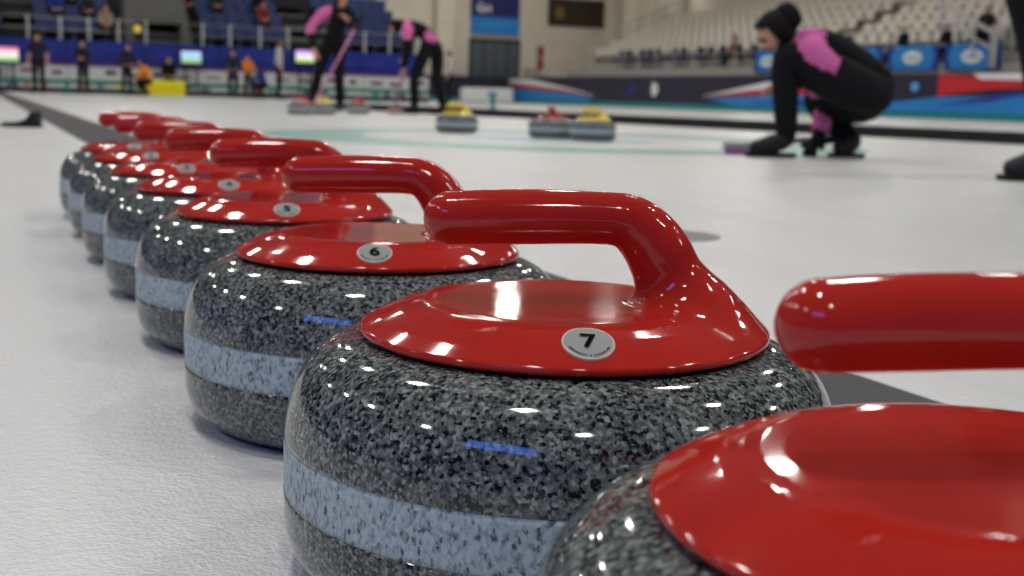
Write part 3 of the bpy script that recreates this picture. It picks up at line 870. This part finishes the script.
# ------------------------------------------------------------------ people
def skin_mesh(name, nodes, edges, root, mat, parent, levels=2, post=None):
    """nodes: name -> (co, rx, ry). Grown with a Skin modifier, then frozen to a mesh."""
    keys = list(nodes); ix = {k: i for i, k in enumerate(keys)}
    me = bpy.data.meshes.new(name)
    me.from_pydata([tuple(nodes[k][0]) for k in keys], [(ix[a], ix[b]) for a, b in edges], [])
    o = bpy.data.objects.new(name, me); COL.objects.link(o)
    sk = o.modifiers.new('skin', 'SKIN')
    sk.branch_smoothing = .3
    me_layer = me.skin_vertices[0].data if me.skin_vertices else None
    if me_layer is None:
        bm = bmesh.new(); bm.from_mesh(me); bm.verts.layers.skin.verify(); bm.to_mesh(me); bm.free()
        me_layer = me.skin_vertices[0].data
    for k in keys:
        d = me_layer[ix[k]]; d.radius = (nodes[k][1], nodes[k][2] if len(nodes[k]) > 2 else nodes[k][1]); d.use_root = (k == root)
    if levels:
        su = o.modifiers.new('sub', 'SUBSURF'); su.levels = levels; su.render_levels = levels
    dg = bpy.context.evaluated_depsgraph_get(); dg.update()
    ev = o.evaluated_get(dg)
    nm = bpy.data.meshes.new_from_object(ev)
    nm.name = name
    bpy.data.objects.remove(o); bpy.data.meshes.remove(me)
    nm.materials.clear()
    for m_ in (mat if isinstance(mat, (list, tuple)) else [mat]): nm.materials.append(m_)
    if post: post(nm)
    nm.polygons.foreach_set('use_smooth', np.ones(len(nm.polygons), dtype=bool))
    nm.update()
    return link(bpy.data.objects.new(name, nm), parent)

def V(*a): return Vector(a)

def person(loc, rz, J, label, jacket, trousers, shoe=M_shoe, hair=M_hair, hair_style='short', group=None, scale=1.0,
           pink=None, glove=None, fingers=True, sleeves=True, name='person', bulk=1.0, thigh=1.0):
    """J: joint name -> local co (x right, y away, z up). Needs pelvis, waist, chest, neck, head, face (direction), and
    sh/el/wr/hd _l _r, hip/kn/an/toe _l _r."""
    t = empty(name, loc, rz); t.scale = (scale,) * 3
    tag(t, label, 'person', group)
    J = {k: Vector(v) for k, v in J.items()}
    fd = J.pop('face').normalized()
    hup = (J['head'] - J['neck']).normalized()
    up = (hup - fd * hup.dot(fd)).normalized()
    side = fd.cross(up)
    N = {}; E = []
    def n(k, co, r, r2=None): N[k] = (co, r, r2 or r)
    n('pelvis', J['pelvis'], .125 * bulk, .105 * bulk); n('waist', J['waist'], .118 * bulk, .095 * bulk); n('chest', J['chest'], .135, .11)
    n('collar', J['chest'].lerp(J['neck'], .72), .085, .075); n('neck', J['neck'], .052)
    H = J['head']
    n('jaw', J['neck'].lerp(H, .5) + fd * .022, .062, .07); n('head', H, .082, .092); n('crown', H + up * .065, .062, .072)
    E += [('pelvis', 'waist'), ('waist', 'chest'), ('chest', 'collar'), ('collar', 'neck'), ('neck', 'jaw'), ('jaw', 'head'), ('head', 'crown')]
    for s in 'lr':
        sh, el, wr, hd = (J[k + s] for k in ('sh_', 'el_', 'wr_', 'hd_'))
        n('sh' + s, sh, .056); n('el' + s, el, .043); n('fa' + s, el.lerp(wr, .35), .042); n('wr' + s, wr, .028, .024)
        pd = (hd - wr).normalized()
        n('pa' + s, wr + pd * .045, .038, .02); n('kn' + s, wr + pd * .085, .036, .017)
        E += [('collar', 'sh' + s), ('sh' + s, 'el' + s), ('el' + s, 'fa' + s), ('fa' + s, 'wr' + s), ('wr' + s, 'pa' + s), ('pa' + s, 'kn' + s)]
        if fingers:
            ax = pd.cross(Vector((0, 0, 1)) if abs(pd.z) < .9 else fd).normalized()
            curl = pd.cross(ax).normalized() * .4
            for i, l in enumerate((.070, .078, .074, .058)):
                o_ = (i - 1.5) * .02
                b0 = wr + pd * .088 + ax * o_
                n('f%d%s' % (i, s), b0 + pd * l * .5 + ax * o_ * .2, .0095); n('g%d%s' % (i, s), b0 + (pd + curl).normalized() * l + ax * o_ * .25, .0080)
                E += [('kn' + s, 'f%d%s' % (i, s)), ('f%d%s' % (i, s), 'g%d%s' % (i, s))]
            tx = ax * (.05 if s == 'l' else -.05)
            n('t0' + s, wr + pd * .05 + tx, .0115); n('t1' + s, wr + pd * .095 + tx * 1.25 + curl * .03, .0095)
            E += [('pa' + s, 't0' + s), ('t0' + s, 't1' + s)]
        hp, kn, an, to = (J[k + s] for k in ('hip_', 'kne_', 'ank_', 'toe_'))
        n('hp' + s, hp, .09 * bulk); n('th' + s, hp.lerp(kn, .45), .078 * bulk * thigh); n('ke' + s, kn, .058); n('ca' + s, kn.lerp(an, .32), .056); n('an' + s, an, .042)
        n('ft' + s, an.lerp(to, .55), .038, .032); n('to' + s, to, .032, .024)
        E += [('pelvis', 'hp' + s), ('hp' + s, 'th' + s), ('th' + s, 'ke' + s), ('ke' + s, 'ca' + s), ('ca' + s, 'an' + s), ('an' + s, 'ft' + s), ('ft' + s, 'to' + s)]
    def face_post(me):
        co = np.zeros(len(me.vertices) * 3); me.vertices.foreach_get('co', co); co = co.reshape(-1, 3)
        h = np.array(H); f = np.array(fd); u_ = np.array(up); sd = np.array(side)
        d = co - h; near = np.linalg.norm(d, axis=1) < .15
        a, b_, c = d @ f, d @ u_, d @ sd
        nose = np.exp(-((b_ + .025) / .022) ** 2 - (c / .015) ** 2) * (a > .03) * .026
        brow = -np.exp(-((b_ - .012) / .012) ** 2 - ((np.abs(c) - .032) / .016) ** 2) * (a > .03) * .010
        ear = np.exp(-((b_ + .005) / .03) ** 2 - ((a + .005) / .018) ** 2) * (np.abs(c) > .05) * .016
        co[near] += (f * (nose + brow)[:, None] + sd * (np.sign(c) * ear)[:, None])[near]
        me.vertices.foreach_set('co', co.ravel())
    body = skin_mesh('body', N, E, 'pelvis', M_skin, t, 2, face_post)
    # eyes and mouth on the face
    for sg in (-1, 1):
        bm = bmesh.new(); bmesh.ops.create_icosphere(bm, subdivisions=2, radius=.011)
        e = bm_obj('eye', bm, M_ink, t, True); e.location = H + fd * .074 + side * sg * .032 + up * .008
    bm = bmesh.new(); bmesh.ops.create_icosphere(bm, subdivisions=2, radius=.02, matrix=Matrix.Diagonal((1, .5, .32, 1)))
    e = bm_obj('mouth', bm, pm('lips', srgb(168, 84, 82), .5), t, True); e.location = H + fd * .082 - up * .062
    R_ = Matrix((side, fd, up)).transposed(); e.rotation_euler = R_.to_euler()
    # clothing: shells that follow the body, cut along the limbs
    nv = len(body.data.vertices)
    co = np.zeros(nv * 3); body.data.vertices.foreach_get('co', co); co = co.reshape(-1, 3)
    no = np.zeros(nv * 3); body.data.vertices.foreach_get('normal', no); no = no.reshape(-1, 3)
    polys = [tuple(p.vertices) for p in body.data.polygons]
    ctr = np.array([co[list(p)].mean(0) for p in polys])
    best = np.full(len(ctr), 1e9); bone = np.zeros(len(ctr), dtype=int)
    for i, (a, b_) in enumerate(E):
        A, B = np.array(N[a][0]), np.array(N[b_][0]); d = B - A
        tt = np.clip(((ctr - A) @ d) / max(d @ d, 1e-9), 0, 1)
        rad = N[a][1] + (N[b_][1] - N[a][1]) * tt
        q = np.linalg.norm(ctr - A - tt[:, None] * d, axis=1) - rad
        m = q < best; best[m] = q[m]; bone[m] = i
    def shell(nm, mask, off, mats, paint=None, taper=None):
        sel = np.nonzero(mask)[0]
        if len(sel) < 4: return None
        used = sorted({v for i in sel for v in polys[i]}); ix = {v: k for k, v in enumerate(used)}
        vs = co[used] + no[used] * off
        o = mesh_obj(nm, vs, [tuple(ix[v] for v in polys[i]) for i in sel], None, t, True, None, mats if isinstance(mats, list) else [mats])
        sd_ = o.modifiers.new('cloth_thickness', 'SOLIDIFY'); sd_.thickness = .006; sd_.offset = -1
        if paint is not None:
            c = ctr[sel]; mi = np.zeros(len(c), dtype=np.int32)
            for a, b_, r in paint:
                a, b_ = np.array(a), np.array(b_); d = b_ - a
                tt = np.clip(((c - a) @ d) / max(d @ d, 1e-9), 0, 1)
                mi[np.linalg.norm(c - a - tt[:, None] * d, axis=1) < r] = 1
            o.data.polygons.foreach_set('material_index', mi)
        return o
    def bones(f): return np.isin(bone, [i for i, e in enumerate(E) if f(*e)])
    TOR = ('waist', 'chest', 'collar')
    dH = ctr - np.array(H); aH, bH = dH @ np.array(fd), dH @ np.array(up)
    headm = bones(lambda a, b_: b_ in ('jaw', 'head', 'crown'))
    shell('hair', headm & ((bH > .050) | ((aH < .03) & (bH > -.075))), .024, hair)
    if hair_style == 'tail':
        skin_mesh('ponytail', {'e': (H - fd * .085 + up * .03, .04, .04), 'f': (H - fd * .15 - up * .05, .036, .036), 'g': (H - fd * .17 - up * .15, .016, .016)}, [('e', 'f'), ('f', 'g')], 'e', hair, t, 2)
    if hair_style == 'bun':
        skin_mesh('hair_bun', {'e': (H - fd * .04, .085, .085), 'f': (H - fd * .10 - up * .015, .08, .08), 'g': (H - fd * .145 - up * .03, .06, .06)}, [('e', 'f'), ('f', 'g')], 'e', hair, t, 2)
    arm = bones(lambda a, b_: b_[:2] in ('sh', 'el') or (sleeves and b_[:2] in ('fa', 'wr') and b_ != 'waist'))
    torso = bones(lambda a, b_: b_ in TOR)
    shell('jacket', arm | torso, .018, [jacket] if pink is None else [jacket, M_pink], pink)
    legs = bones(lambda a, b_: b_[:2] in ('hp', 'th', 'ca', 'an') or (b_[:2] == 'ke'))
    hip_zone = bones(lambda a, b_: b_ == 'waist') & (np.linalg.norm(ctr - np.array(J['pelvis']), axis=1) < .24)
    shell('trousers', legs | hip_zone, .012, trousers)
    for s in 'lr':
        sh = shell('shoe', bones(lambda a, b_: b_ in ('ft' + s, 'to' + s)), .013, shoe)
        an, to = J['ank_' + s], J['toe_' + s]
        d = (to - an); d.z = 0; d.normalize()
        heel = an - d * .045; mid = (heel + to + d * .03) / 2
        bm = bmesh.new()
        add_box(bm, (mid.x, mid.y, max(.012, min(an.z - .06, to.z) - .025)), ((to - heel).to_2d().length + .02, .08, .022), math.atan2(d.y, d.x), .008)
        bm_obj('sole', bm, M_rubber, sh if sh is not None else t)
    if glove is not None:
        for s in glove[0]:
            shell('glove', bones(lambda a, b_: b_ in ('pa' + s, 'kn' + s) or (b_[0] in 'fgt' and b_[1:2].isdigit() and b_.endswith(s))), .005, glove[1])
    return t

def broom(a, b, label, shaft, head_mat, headdir=(1, 0, 0)):
    """a: upper end, b: head centre on the ice (world)."""
    a, b = Vector(a), Vector(b)
    t = empty('curling_broom', b); tag(t, label, 'broom')
    bm = bmesh.new(); add_tube(bm, a - b, Vector((0, 0, .05)), .0155, 12); bm_obj('shaft', bm, shaft, t, True)
    hd = Vector(headdir).normalized()
    bm = bmesh.new(); add_box(bm, (0, 0, .042), (.20, .075, .03), math.atan2(hd.y, hd.x), .012); bm_obj('head', bm, head_mat, t)
    bm = bmesh.new(); add_box(bm, (0, 0, .014), (.185, .065, .028), math.atan2(hd.y, hd.x), .006); bm_obj('pad', bm, M_pink if head_mat is M_white else M_black, t)
    k = (a - b).normalized()
    bm = bmesh.new(); add_tube(bm, (a - b) - k * .25, (a - b) + k * .005, .018, 12); bm_obj('grip', bm, M_black, t, True)
    return t

# -- the crouching curler on the right. local x = camera right, y = away
CR = -.42
P4 = dict(pelvis=(.295, .06, .29), waist=(.235, .05, .42), chest=(.09, .03, .495), neck=(-.10, .02, .555), head=(-.205, .0, .605), face=(-.64, .02, -.77),
          sh_l=(-.05, -.13, .50), el_l=(.05, -.14, .43), wr_l=(-.08, .08, .36), hd_l=(-.14, .12, .34),
          sh_r=(-.02, .21, .49), el_r=(.14, .24, .27), wr_r=(.10, .20, .125), hd_r=(.06, .18, .045),
          hip_l=(.285, -.06, .29), kne_l=(-.165, -.08, .50), ank_l=(-.115, -.03, .085), toe_l=(-.285, -.05, .035),
          hip_r=(.295, .15, .27), kne_r=(.06, .34, .29), ank_r=(.27, .17, .075), toe_r=(.17, .15, .035))
person((3.40, 4.20, 0), CR, P4, 'person in pink and black jacket crouching low on the ice, facing left', M_black, M_black, hair_style='bun', bulk=1.17, thigh=1.32,
       pink=[((-.12, .02, .555), (-.05, -.13, .50), .105), ((-.05, -.15, .50), (.05, -.19, .415), .085), ((.10, -.17, .435), (.15, -.14, .435), .075), ((.14, .24, .27), (.10, .20, .12), .12)], glove=('r', M_black))
broom((3.753, 4.327, .10), (3.259, 4.547, 0), 'curling broom with pink and white head held by the crouching curler', M_white, M_white, (.9, -.4, 0))

# -- sweeper with a pink and white broom
P1 = dict(pelvis=(.03, .02, .86), waist=(.05, .01, 1.0), chest=(.07, -.03, 1.17), neck=(.10, -.06, 1.33), head=(.14, -.10, 1.44), face=(.55, -.7, -.35),
          sh_l=(-.10, -.10, 1.26), el_l=(-.27, -.14, 1.05), wr_l=(-.20, -.22, .80), hd_l=(-.17, -.25, .73),
          sh_r=(.24, -.02, 1.26), el_r=(.32, -.10, 1.06), wr_r=(.24, -.20, 1.16), hd_r=(.20, -.25, 1.20),
          hip_l=(-.06, -.02, .84), kne_l=(-.16, -.14, .48), ank_l=(-.26, .02, .10), toe_l=(-.36, -.12, .035),
          hip_r=(.10, .02, .84), kne_r=(.10, -.04, .46), ank_r=(.10, .06, .09), toe_r=(.02, -.10, .035))
person((4.13, 15.45, 0), -.42, P1, 'person in pink and black jacket walking upright with a broom across the body', M_black, M_black, hair_style='short', scale=1.03,
       pink=[((-.10, -.10, 1.30), (-.12, -.12, 1.20), .115), ((-.2, -.12, 1.16), (-.27, -.14, 1.05), .09)])
broom((4.42, 15.0, 1.28), (3.75, 15.05, 0), 'curling broom with pinkish shaft held diagonally by the standing sweeper', pm('pink_shaft', srgb(200, 130, 170), .4), M_white, (1, -.3, 0))

# -- bending sweeper
P2 = dict(pelvis=(.20, .05, .90), waist=(.12, .03, 1.04), chest=(-.03, .0, 1.13), neck=(-.19, -.05, 1.16), head=(-.31, -.08, 1.13), face=(-.75, -.2, -.62),
          sh_l=(-.13, -.18, 1.08), el_l=(-.13, -.22, .80), wr_l=(-.17, -.16, .60), hd_l=(-.20, -.13, .53),
          sh_r=(-.09, .17, 1.10), el_r=(-.15, .18, .84), wr_r=(-.15, .0, .78), hd_r=(-.19, -.06, .72),
          hip_l=(.11, -.05, .86), kne_l=(-.04, -.12, .46), ank_l=(-.03, -.04, .10), toe_l=(-.16, -.10, .035),
          hip_r=(.25, .10, .86), kne_r=(.25, .06, .46), ank_r=(.34, .14, .10), toe_r=(.23, .06, .035))
person((5.06, 14.62, 0), -.42, P2, 'person in pink and black jacket bending forward over a broom, dark hair hanging', M_black, M_black, hair_style='tail', scale=.99,
       pink=[((-.19, -.08, 1.15), (-.13, -.18, 1.05), .10), ((.17, -.10, 1.03), (.24, -.10, .99), .10), ((-.17, -.0, 1.27), (-.22, .0, 1.25), .09)])
broom((4.93, 14.50, .92), (4.72, 14.53, 0), 'curling broom with pale pink head under the bending sweeper', pm('pale_shaft', srgb(150, 120, 130), .4), pm('pale_pink_plastic', srgb(226, 170, 160), .5), (1, -.2, 0))

def standing(sx=0.0, lean=0.0, arms='down'):
    J = dict(pelvis=(0, 0, .92), waist=(0, 0, 1.05), chest=(lean * .5, -.01, 1.24), neck=(lean, -.01, 1.44), head=(lean * 1.1, -.02, 1.56), face=(0, -1, -.1),
             sh_l=(-.17 + lean * .8, 0, 1.37), sh_r=(.17 + lean * .8, 0, 1.37),
             hip_l=(-.09, 0, .90), kne_l=(-.10 - sx, -.02, .49), ank_l=(-.11 - sx, .02, .09), toe_l=(-.13 - sx, -.14, .035),
             hip_r=(.09, 0, .90), kne_r=(.10 + sx, -.02, .49), ank_r=(.11 + sx, .02, .09), toe_r=(.13 + sx, -.14, .035))
    if arms == 'down':
        J.update(el_l=(-.24, .02, 1.12), wr_l=(-.25, -.05, .89), hd_l=(-.25, -.08, .80), el_r=(.24, .02, 1.12), wr_r=(.25, -.05, .89), hd_r=(.25, -.08, .80))
    elif arms == 'hips':
        J.update(el_l=(-.34, .04, 1.12), wr_l=(-.17, -.08, 1.0), hd_l=(-.10, -.12, .98), el_r=(.34, .04, 1.12), wr_r=(.17, -.08, 1.0), hd_r=(.10, -.12, .98))
    else:
        J.update(el_l=(-.22, -.08, 1.12), wr_l=(-.06, -.26, 1.12), hd_l=(.02, -.30, 1.13), el_r=(.22, -.08, 1.12), wr_r=(.06, -.26, 1.08), hd_r=(-.02, -.31, 1.08))
    return J
# -- person at the right picture edge (only a leg, a shoe and part of the back show)
P5 = standing(.02)
P5.update(toe_l=(-.205, -.02, .035), toe_r=(.06, .28, .035), ank_l=(-.04, 0, .09), ank_r=(.20, .25, .09), kne_l=(-.13, 0, .49), kne_r=(.10, .22, .49), hip_l=(-.25, -.02, .90), hip_r=(-.06, .10, .9), pelvis=(-.155, .02, .92), waist=(-.14, .02, 1.05), face=(-1, 0, -.1))
person((3.355, 2.66, 0), -.42, P5, 'person in black trousers and black shoes cut off by the right picture edge', M_black, M_black)

# -- small players at the far end
M_armred = M_redcl
person((1.33, 35.2, 0), -.3, standing(.0), 'small far player in dark clothes with bare reddish arms, hands down', M_dkgrey, M_black, sleeves=False, scale=.98)
person((2.62, 37.0, 0), -.3, standing(.0, 0, 'front'), 'small far player in black standing with hands held together', M_dkgrey, M_black, scale=.93)
person((3.86, 37.2, 0), .5, standing(.02, .03, 'hips'), 'small far player in black standing just left of the crouching one', M_dkgrey, M_black, scale=.90)
CRJ = dict(pelvis=(.08, .02, .42), waist=(.04, .0, .54), chest=(-.04, -.02, .70), neck=(-.12, -.04, .86), head=(-.18, -.06, .96), face=(-.8, -.6, -.2),
           sh_l=(-.10, -.18, .80), el_l=(-.22, -.2, .60), wr_l=(-.28, -.12, .42), hd_l=(-.32, -.08, .36), sh_r=(-.02, .16, .80), el_r=(-.12, .2, .58), wr_r=(-.26, .1, .44), hd_r=(-.32, .06, .38),
           hip_l=(.06, -.08, .40), kne_l=(-.28, -.14, .44), ank_l=(-.12, -.12, .09), toe_l=(-.26, -.15, .035), hip_r=(.08, .1, .40), kne_r=(-.2, .2, .36), ank_r=(.02, .16, .09), toe_r=(-.12, .17, .035))
person((4.42, 37.0, 0), -.2, CRJ, 'small far player in orange jacket crouching left of the yellow block', M_orange, M_black, scale=1.0)
SIT = dict(pelvis=(0, .0, .48), waist=(0, .02, .62), chest=(0, .02, .82), neck=(0, 0, 1.02), head=(0, -.03, 1.14), face=(0, -1, -.15),
           sh_l=(-.155, .02, .95), el_l=(-.19, -.04, .70), wr_l=(-.12, -.22, .62), hd_l=(-.06, -.28, .60), sh_r=(.155, .02, .95), el_r=(.19, -.04, .70), wr_r=(.12, -.22, .62), hd_r=(.06, -.28, .60),
           hip_l=(-.09, .02, .46), kne_l=(-.11, -.40, .48), ank_l=(-.11, -.42, .10), toe_l=(-.12, -.56, .035), hip_r=(.09, .02, .46), kne_r=(.11, -.40, .48), ank_r=(.11, -.42, .10), toe_r=(.12, -.56, .035))
person((5.42, 39.62, 0), 0, SIT, 'person in black sitting behind the yellow block', M_black, M_black, hair=M_hair)
person((7.05, 37.5, 0), -.2, standing(.02, 0, 'hips'), 'small far player in black, leftmost of the group of four', M_dkgrey, M_black, scale=.88)
person((7.50, 37.4, 0), .4, standing(.03, -.04, 'front'), 'small far player in orange top standing second in the group of four', M_orange, M_black, scale=.80)
person((7.85, 36.9, 0), -.5, CRJ, 'small far player in blue crouching in the group of four', M_blue, M_black, scale=.95)
person((8.28, 36.6, 0), 1.3, standing(.0, 0, 'down'), 'small far player in white top and black trousers, tallest of the group of four', M_white, M_black, scale=1.08, hair=M_hairb)
person((13.65, 36.0, 0), -1.9, standing(.0, .02, 'down'), 'far player in white top half hidden behind the bending sweeper', M_white, M_black, scale=1.02, hair=M_hairb)

# -- spectators
def spect(loc, rz, label, top, hair=M_hair, group='spectators in the stands'):
    return person(loc, rz, SIT, label, top, M_black, hair=hair, group=group, fingers=True)
specs = [((2.35, 41.95, 2.0), 0, 'spectator in blue in the far stand, above the player with bare red arms', M_blue),
         ((2.0, 42.8, 2.45), 0, 'spectator in brown-red high in the far stand, right of the aisle steps', M_redcl),
         ((2.9, 42.8, 2.45), 0, 'spectator in black high in the far stand above the slim player', M_black),
         ((3.4, 41.95, 2.0), 0, 'spectator in grey in the far stand left of the concrete doorway', M_dkgrey),
         ((3.75, 41.1, 1.55), 0, 'spectator in beige in the front row left of the concrete doorway', pm('beige_fabric', srgb(150, 130, 105), .8)),
         ((6.75, 42.8, 2.45), 0, 'spectator in black just right of the concrete doorway', M_black),
         ((7.35, 42.8, 2.45), 0, 'spectator in charcoal second from the concrete doorway', M_dkgrey),
         ((9.2, 42.8, 2.45), 0, 'spectator in black left of the aisle steps near the standing sweeper', M_black),
         ((9.0, 41.95, 2.0), 0, 'spectator in dark red in the second row above the violet screen', M_redcl)]
for loc, rz, lab, top in specs:
    spect((-1.6 + .48 * round((loc[0] + 1.6) / .48), loc[1] - .02, loc[2] + .06), rz, lab, top)
for (y, k, lab, top, hr) in ((32.86, 0, 'spectator in black behind the blue banners, directly behind the crouching curler shoulder', M_black, M_hairb),
                     (30.13, 0, 'spectator in black behind the blue banners, right of the crouching curler', M_black, M_hairb),
                     (28.27, 0, 'spectator in black behind the middle blue banner', M_black, M_hairb),
                     (27.04, 0, 'spectator in charcoal left of the thick stair railing', M_dkgrey, M_hair),
                     (39.3, 0, 'spectator in dark red at the front landing left of the crouching curler', M_redcl, M_hair)):
    spect((26.68 if y > 39 else 26.87, y, 1.62 + (.10 if y > 39 else .005)), -PI / 2, lab, top, hr)
t = empty('stand_exit', (27.6, 24.5, 1.62)); tag(t, 'dark exit opening in the right stand beside the thick stair railing', 'doorway')
boxo('dark_opening', (.35, 0, 1.6), (.1, 3.6, 3.2), M_black, t)
for yy in (-1.9, 1.9):
    boxo('frame_post', (.2, yy, 1.6), (.4, .2, 3.2), M_conc2, t)
boxo('frame_beam', (.2, 0, 3.3), (.4, 4.0, .2), M_conc2, t)
person((27.35, 25.75, 1.98), -PI / 2, standing(.0), 'spectator in black standing at the dark exit of the right stand', M_black, M_black, group='spectators in the stands')
person((26.72, 26.55, 1.62), -PI / 2 + .4, standing(.02, .02, 'front'), 'spectator in charcoal and dark trousers standing left of the dark exit', M_dkgrey, M_black, group='spectators in the stands')
# bench for the front-landing spectators
t = empty('bench', (26.83, 30.15, 1.62)); tag(t, 'low dark bench behind the blue banners of the right stand', 'bench')
boxo('seat', (.05, 0, .34), (.36, 6.5, .06), M_seatn, t, .015)
for y in (-3.0, -1.0, 1.0, 3.0):
    boxo('leg', (.05, y, .155), (.28, .06, .31), M_alu, t)
t = empty('stool', (5.42, 39.66, 0)); tag(t, 'small dark stool under the person behind the yellow block', 'stool')
bm = bmesh.new(); add_lathe(bm, [(0, .30), (.17, .30), (.18, .33), (.17, .355), (0, .355)], 24); bm_obj('seat', bm, M_dkgrey, t, True)
for a in range(4):
    bm = bmesh.new(); add_tube(bm, (.14 * math.cos(a * PI / 2 + .78), .14 * math.sin(a * PI / 2 + .78), 0), (.11 * math.cos(a * PI / 2 + .78), .11 * math.sin(a * PI / 2 + .78), .31), .013, 8); bm_obj('leg', bm, M_alu, t)

# ------------------------------------------------------------------ light: rows of hall lamps
LAMP = 252.0
for lx in (-12.0, -1.4, 7.9, 17.5, 31.0):
    for ly in (-6.6, .4, 8.6, 15.2, 24.0, 33.0, 42.0, 52.0):
        if lx > 30 and ly < 20: continue  # outermost column is added to brighten the right stand and far corner
        l = bpy.data.lights.new('hall_lamp', 'AREA'); l.shape = 'RECTANGLE'; l.size = .85; l.size_y = .75
        l.energy = LAMP; l.color = (1.0, .965, .91)
        o = bpy.data.objects.new('hall_lamp', l); COL.objects.link(o)
        o.location = (lx + (5.5 if ly > 30 else 0), ly, 10.0)
w = bpy.data.worlds.new('hall'); SC.world = w; w.use_nodes = True
w.node_tree.nodes['Background'].inputs[0].default_value = (.5, .55, .65, 1); w.node_tree.nodes['Background'].inputs[1].default_value = .3

# ------------------------------------------------------------------ camera
cam = bpy.data.cameras.new('camera'); co = bpy.data.objects.new('camera', cam); COL.objects.link(co)
yaw, pit, rol = .4203, .1571, .0287
f = Vector((math.sin(yaw) * math.cos(pit), math.cos(yaw) * math.cos(pit), -math.sin(pit)))
r = Vector((math.cos(yaw), -math.sin(yaw), 0)); u = r.cross(f)
c_, s_ = math.cos(rol), math.sin(rol)
R3 = Matrix((c_ * r + s_ * u, -s_ * r + c_ * u, -f)).transposed()
co.matrix_world = Matrix.Translation((-.2792, -.5633, .2475)) @ R3.to_4x4()
cam.sensor_width = 36.0; cam.lens = 1200 / 1024 * 36.0
cam.clip_start = .01; cam.clip_end = 300
cam.dof.use_dof = True; cam.dof.focus_distance = .60; cam.dof.aperture_fstop = 12.0
SC.camera = co
SC.view_settings.view_transform = 'Standard'; SC.view_settings.look = 'None'
SC.view_settings.exposure = 0.0; SC.view_settings.gamma = 1.0; SC.view_settings.use_curve_mapping = False
SC.cycles.use_denoising = True
SC.cycles.max_bounces = 8
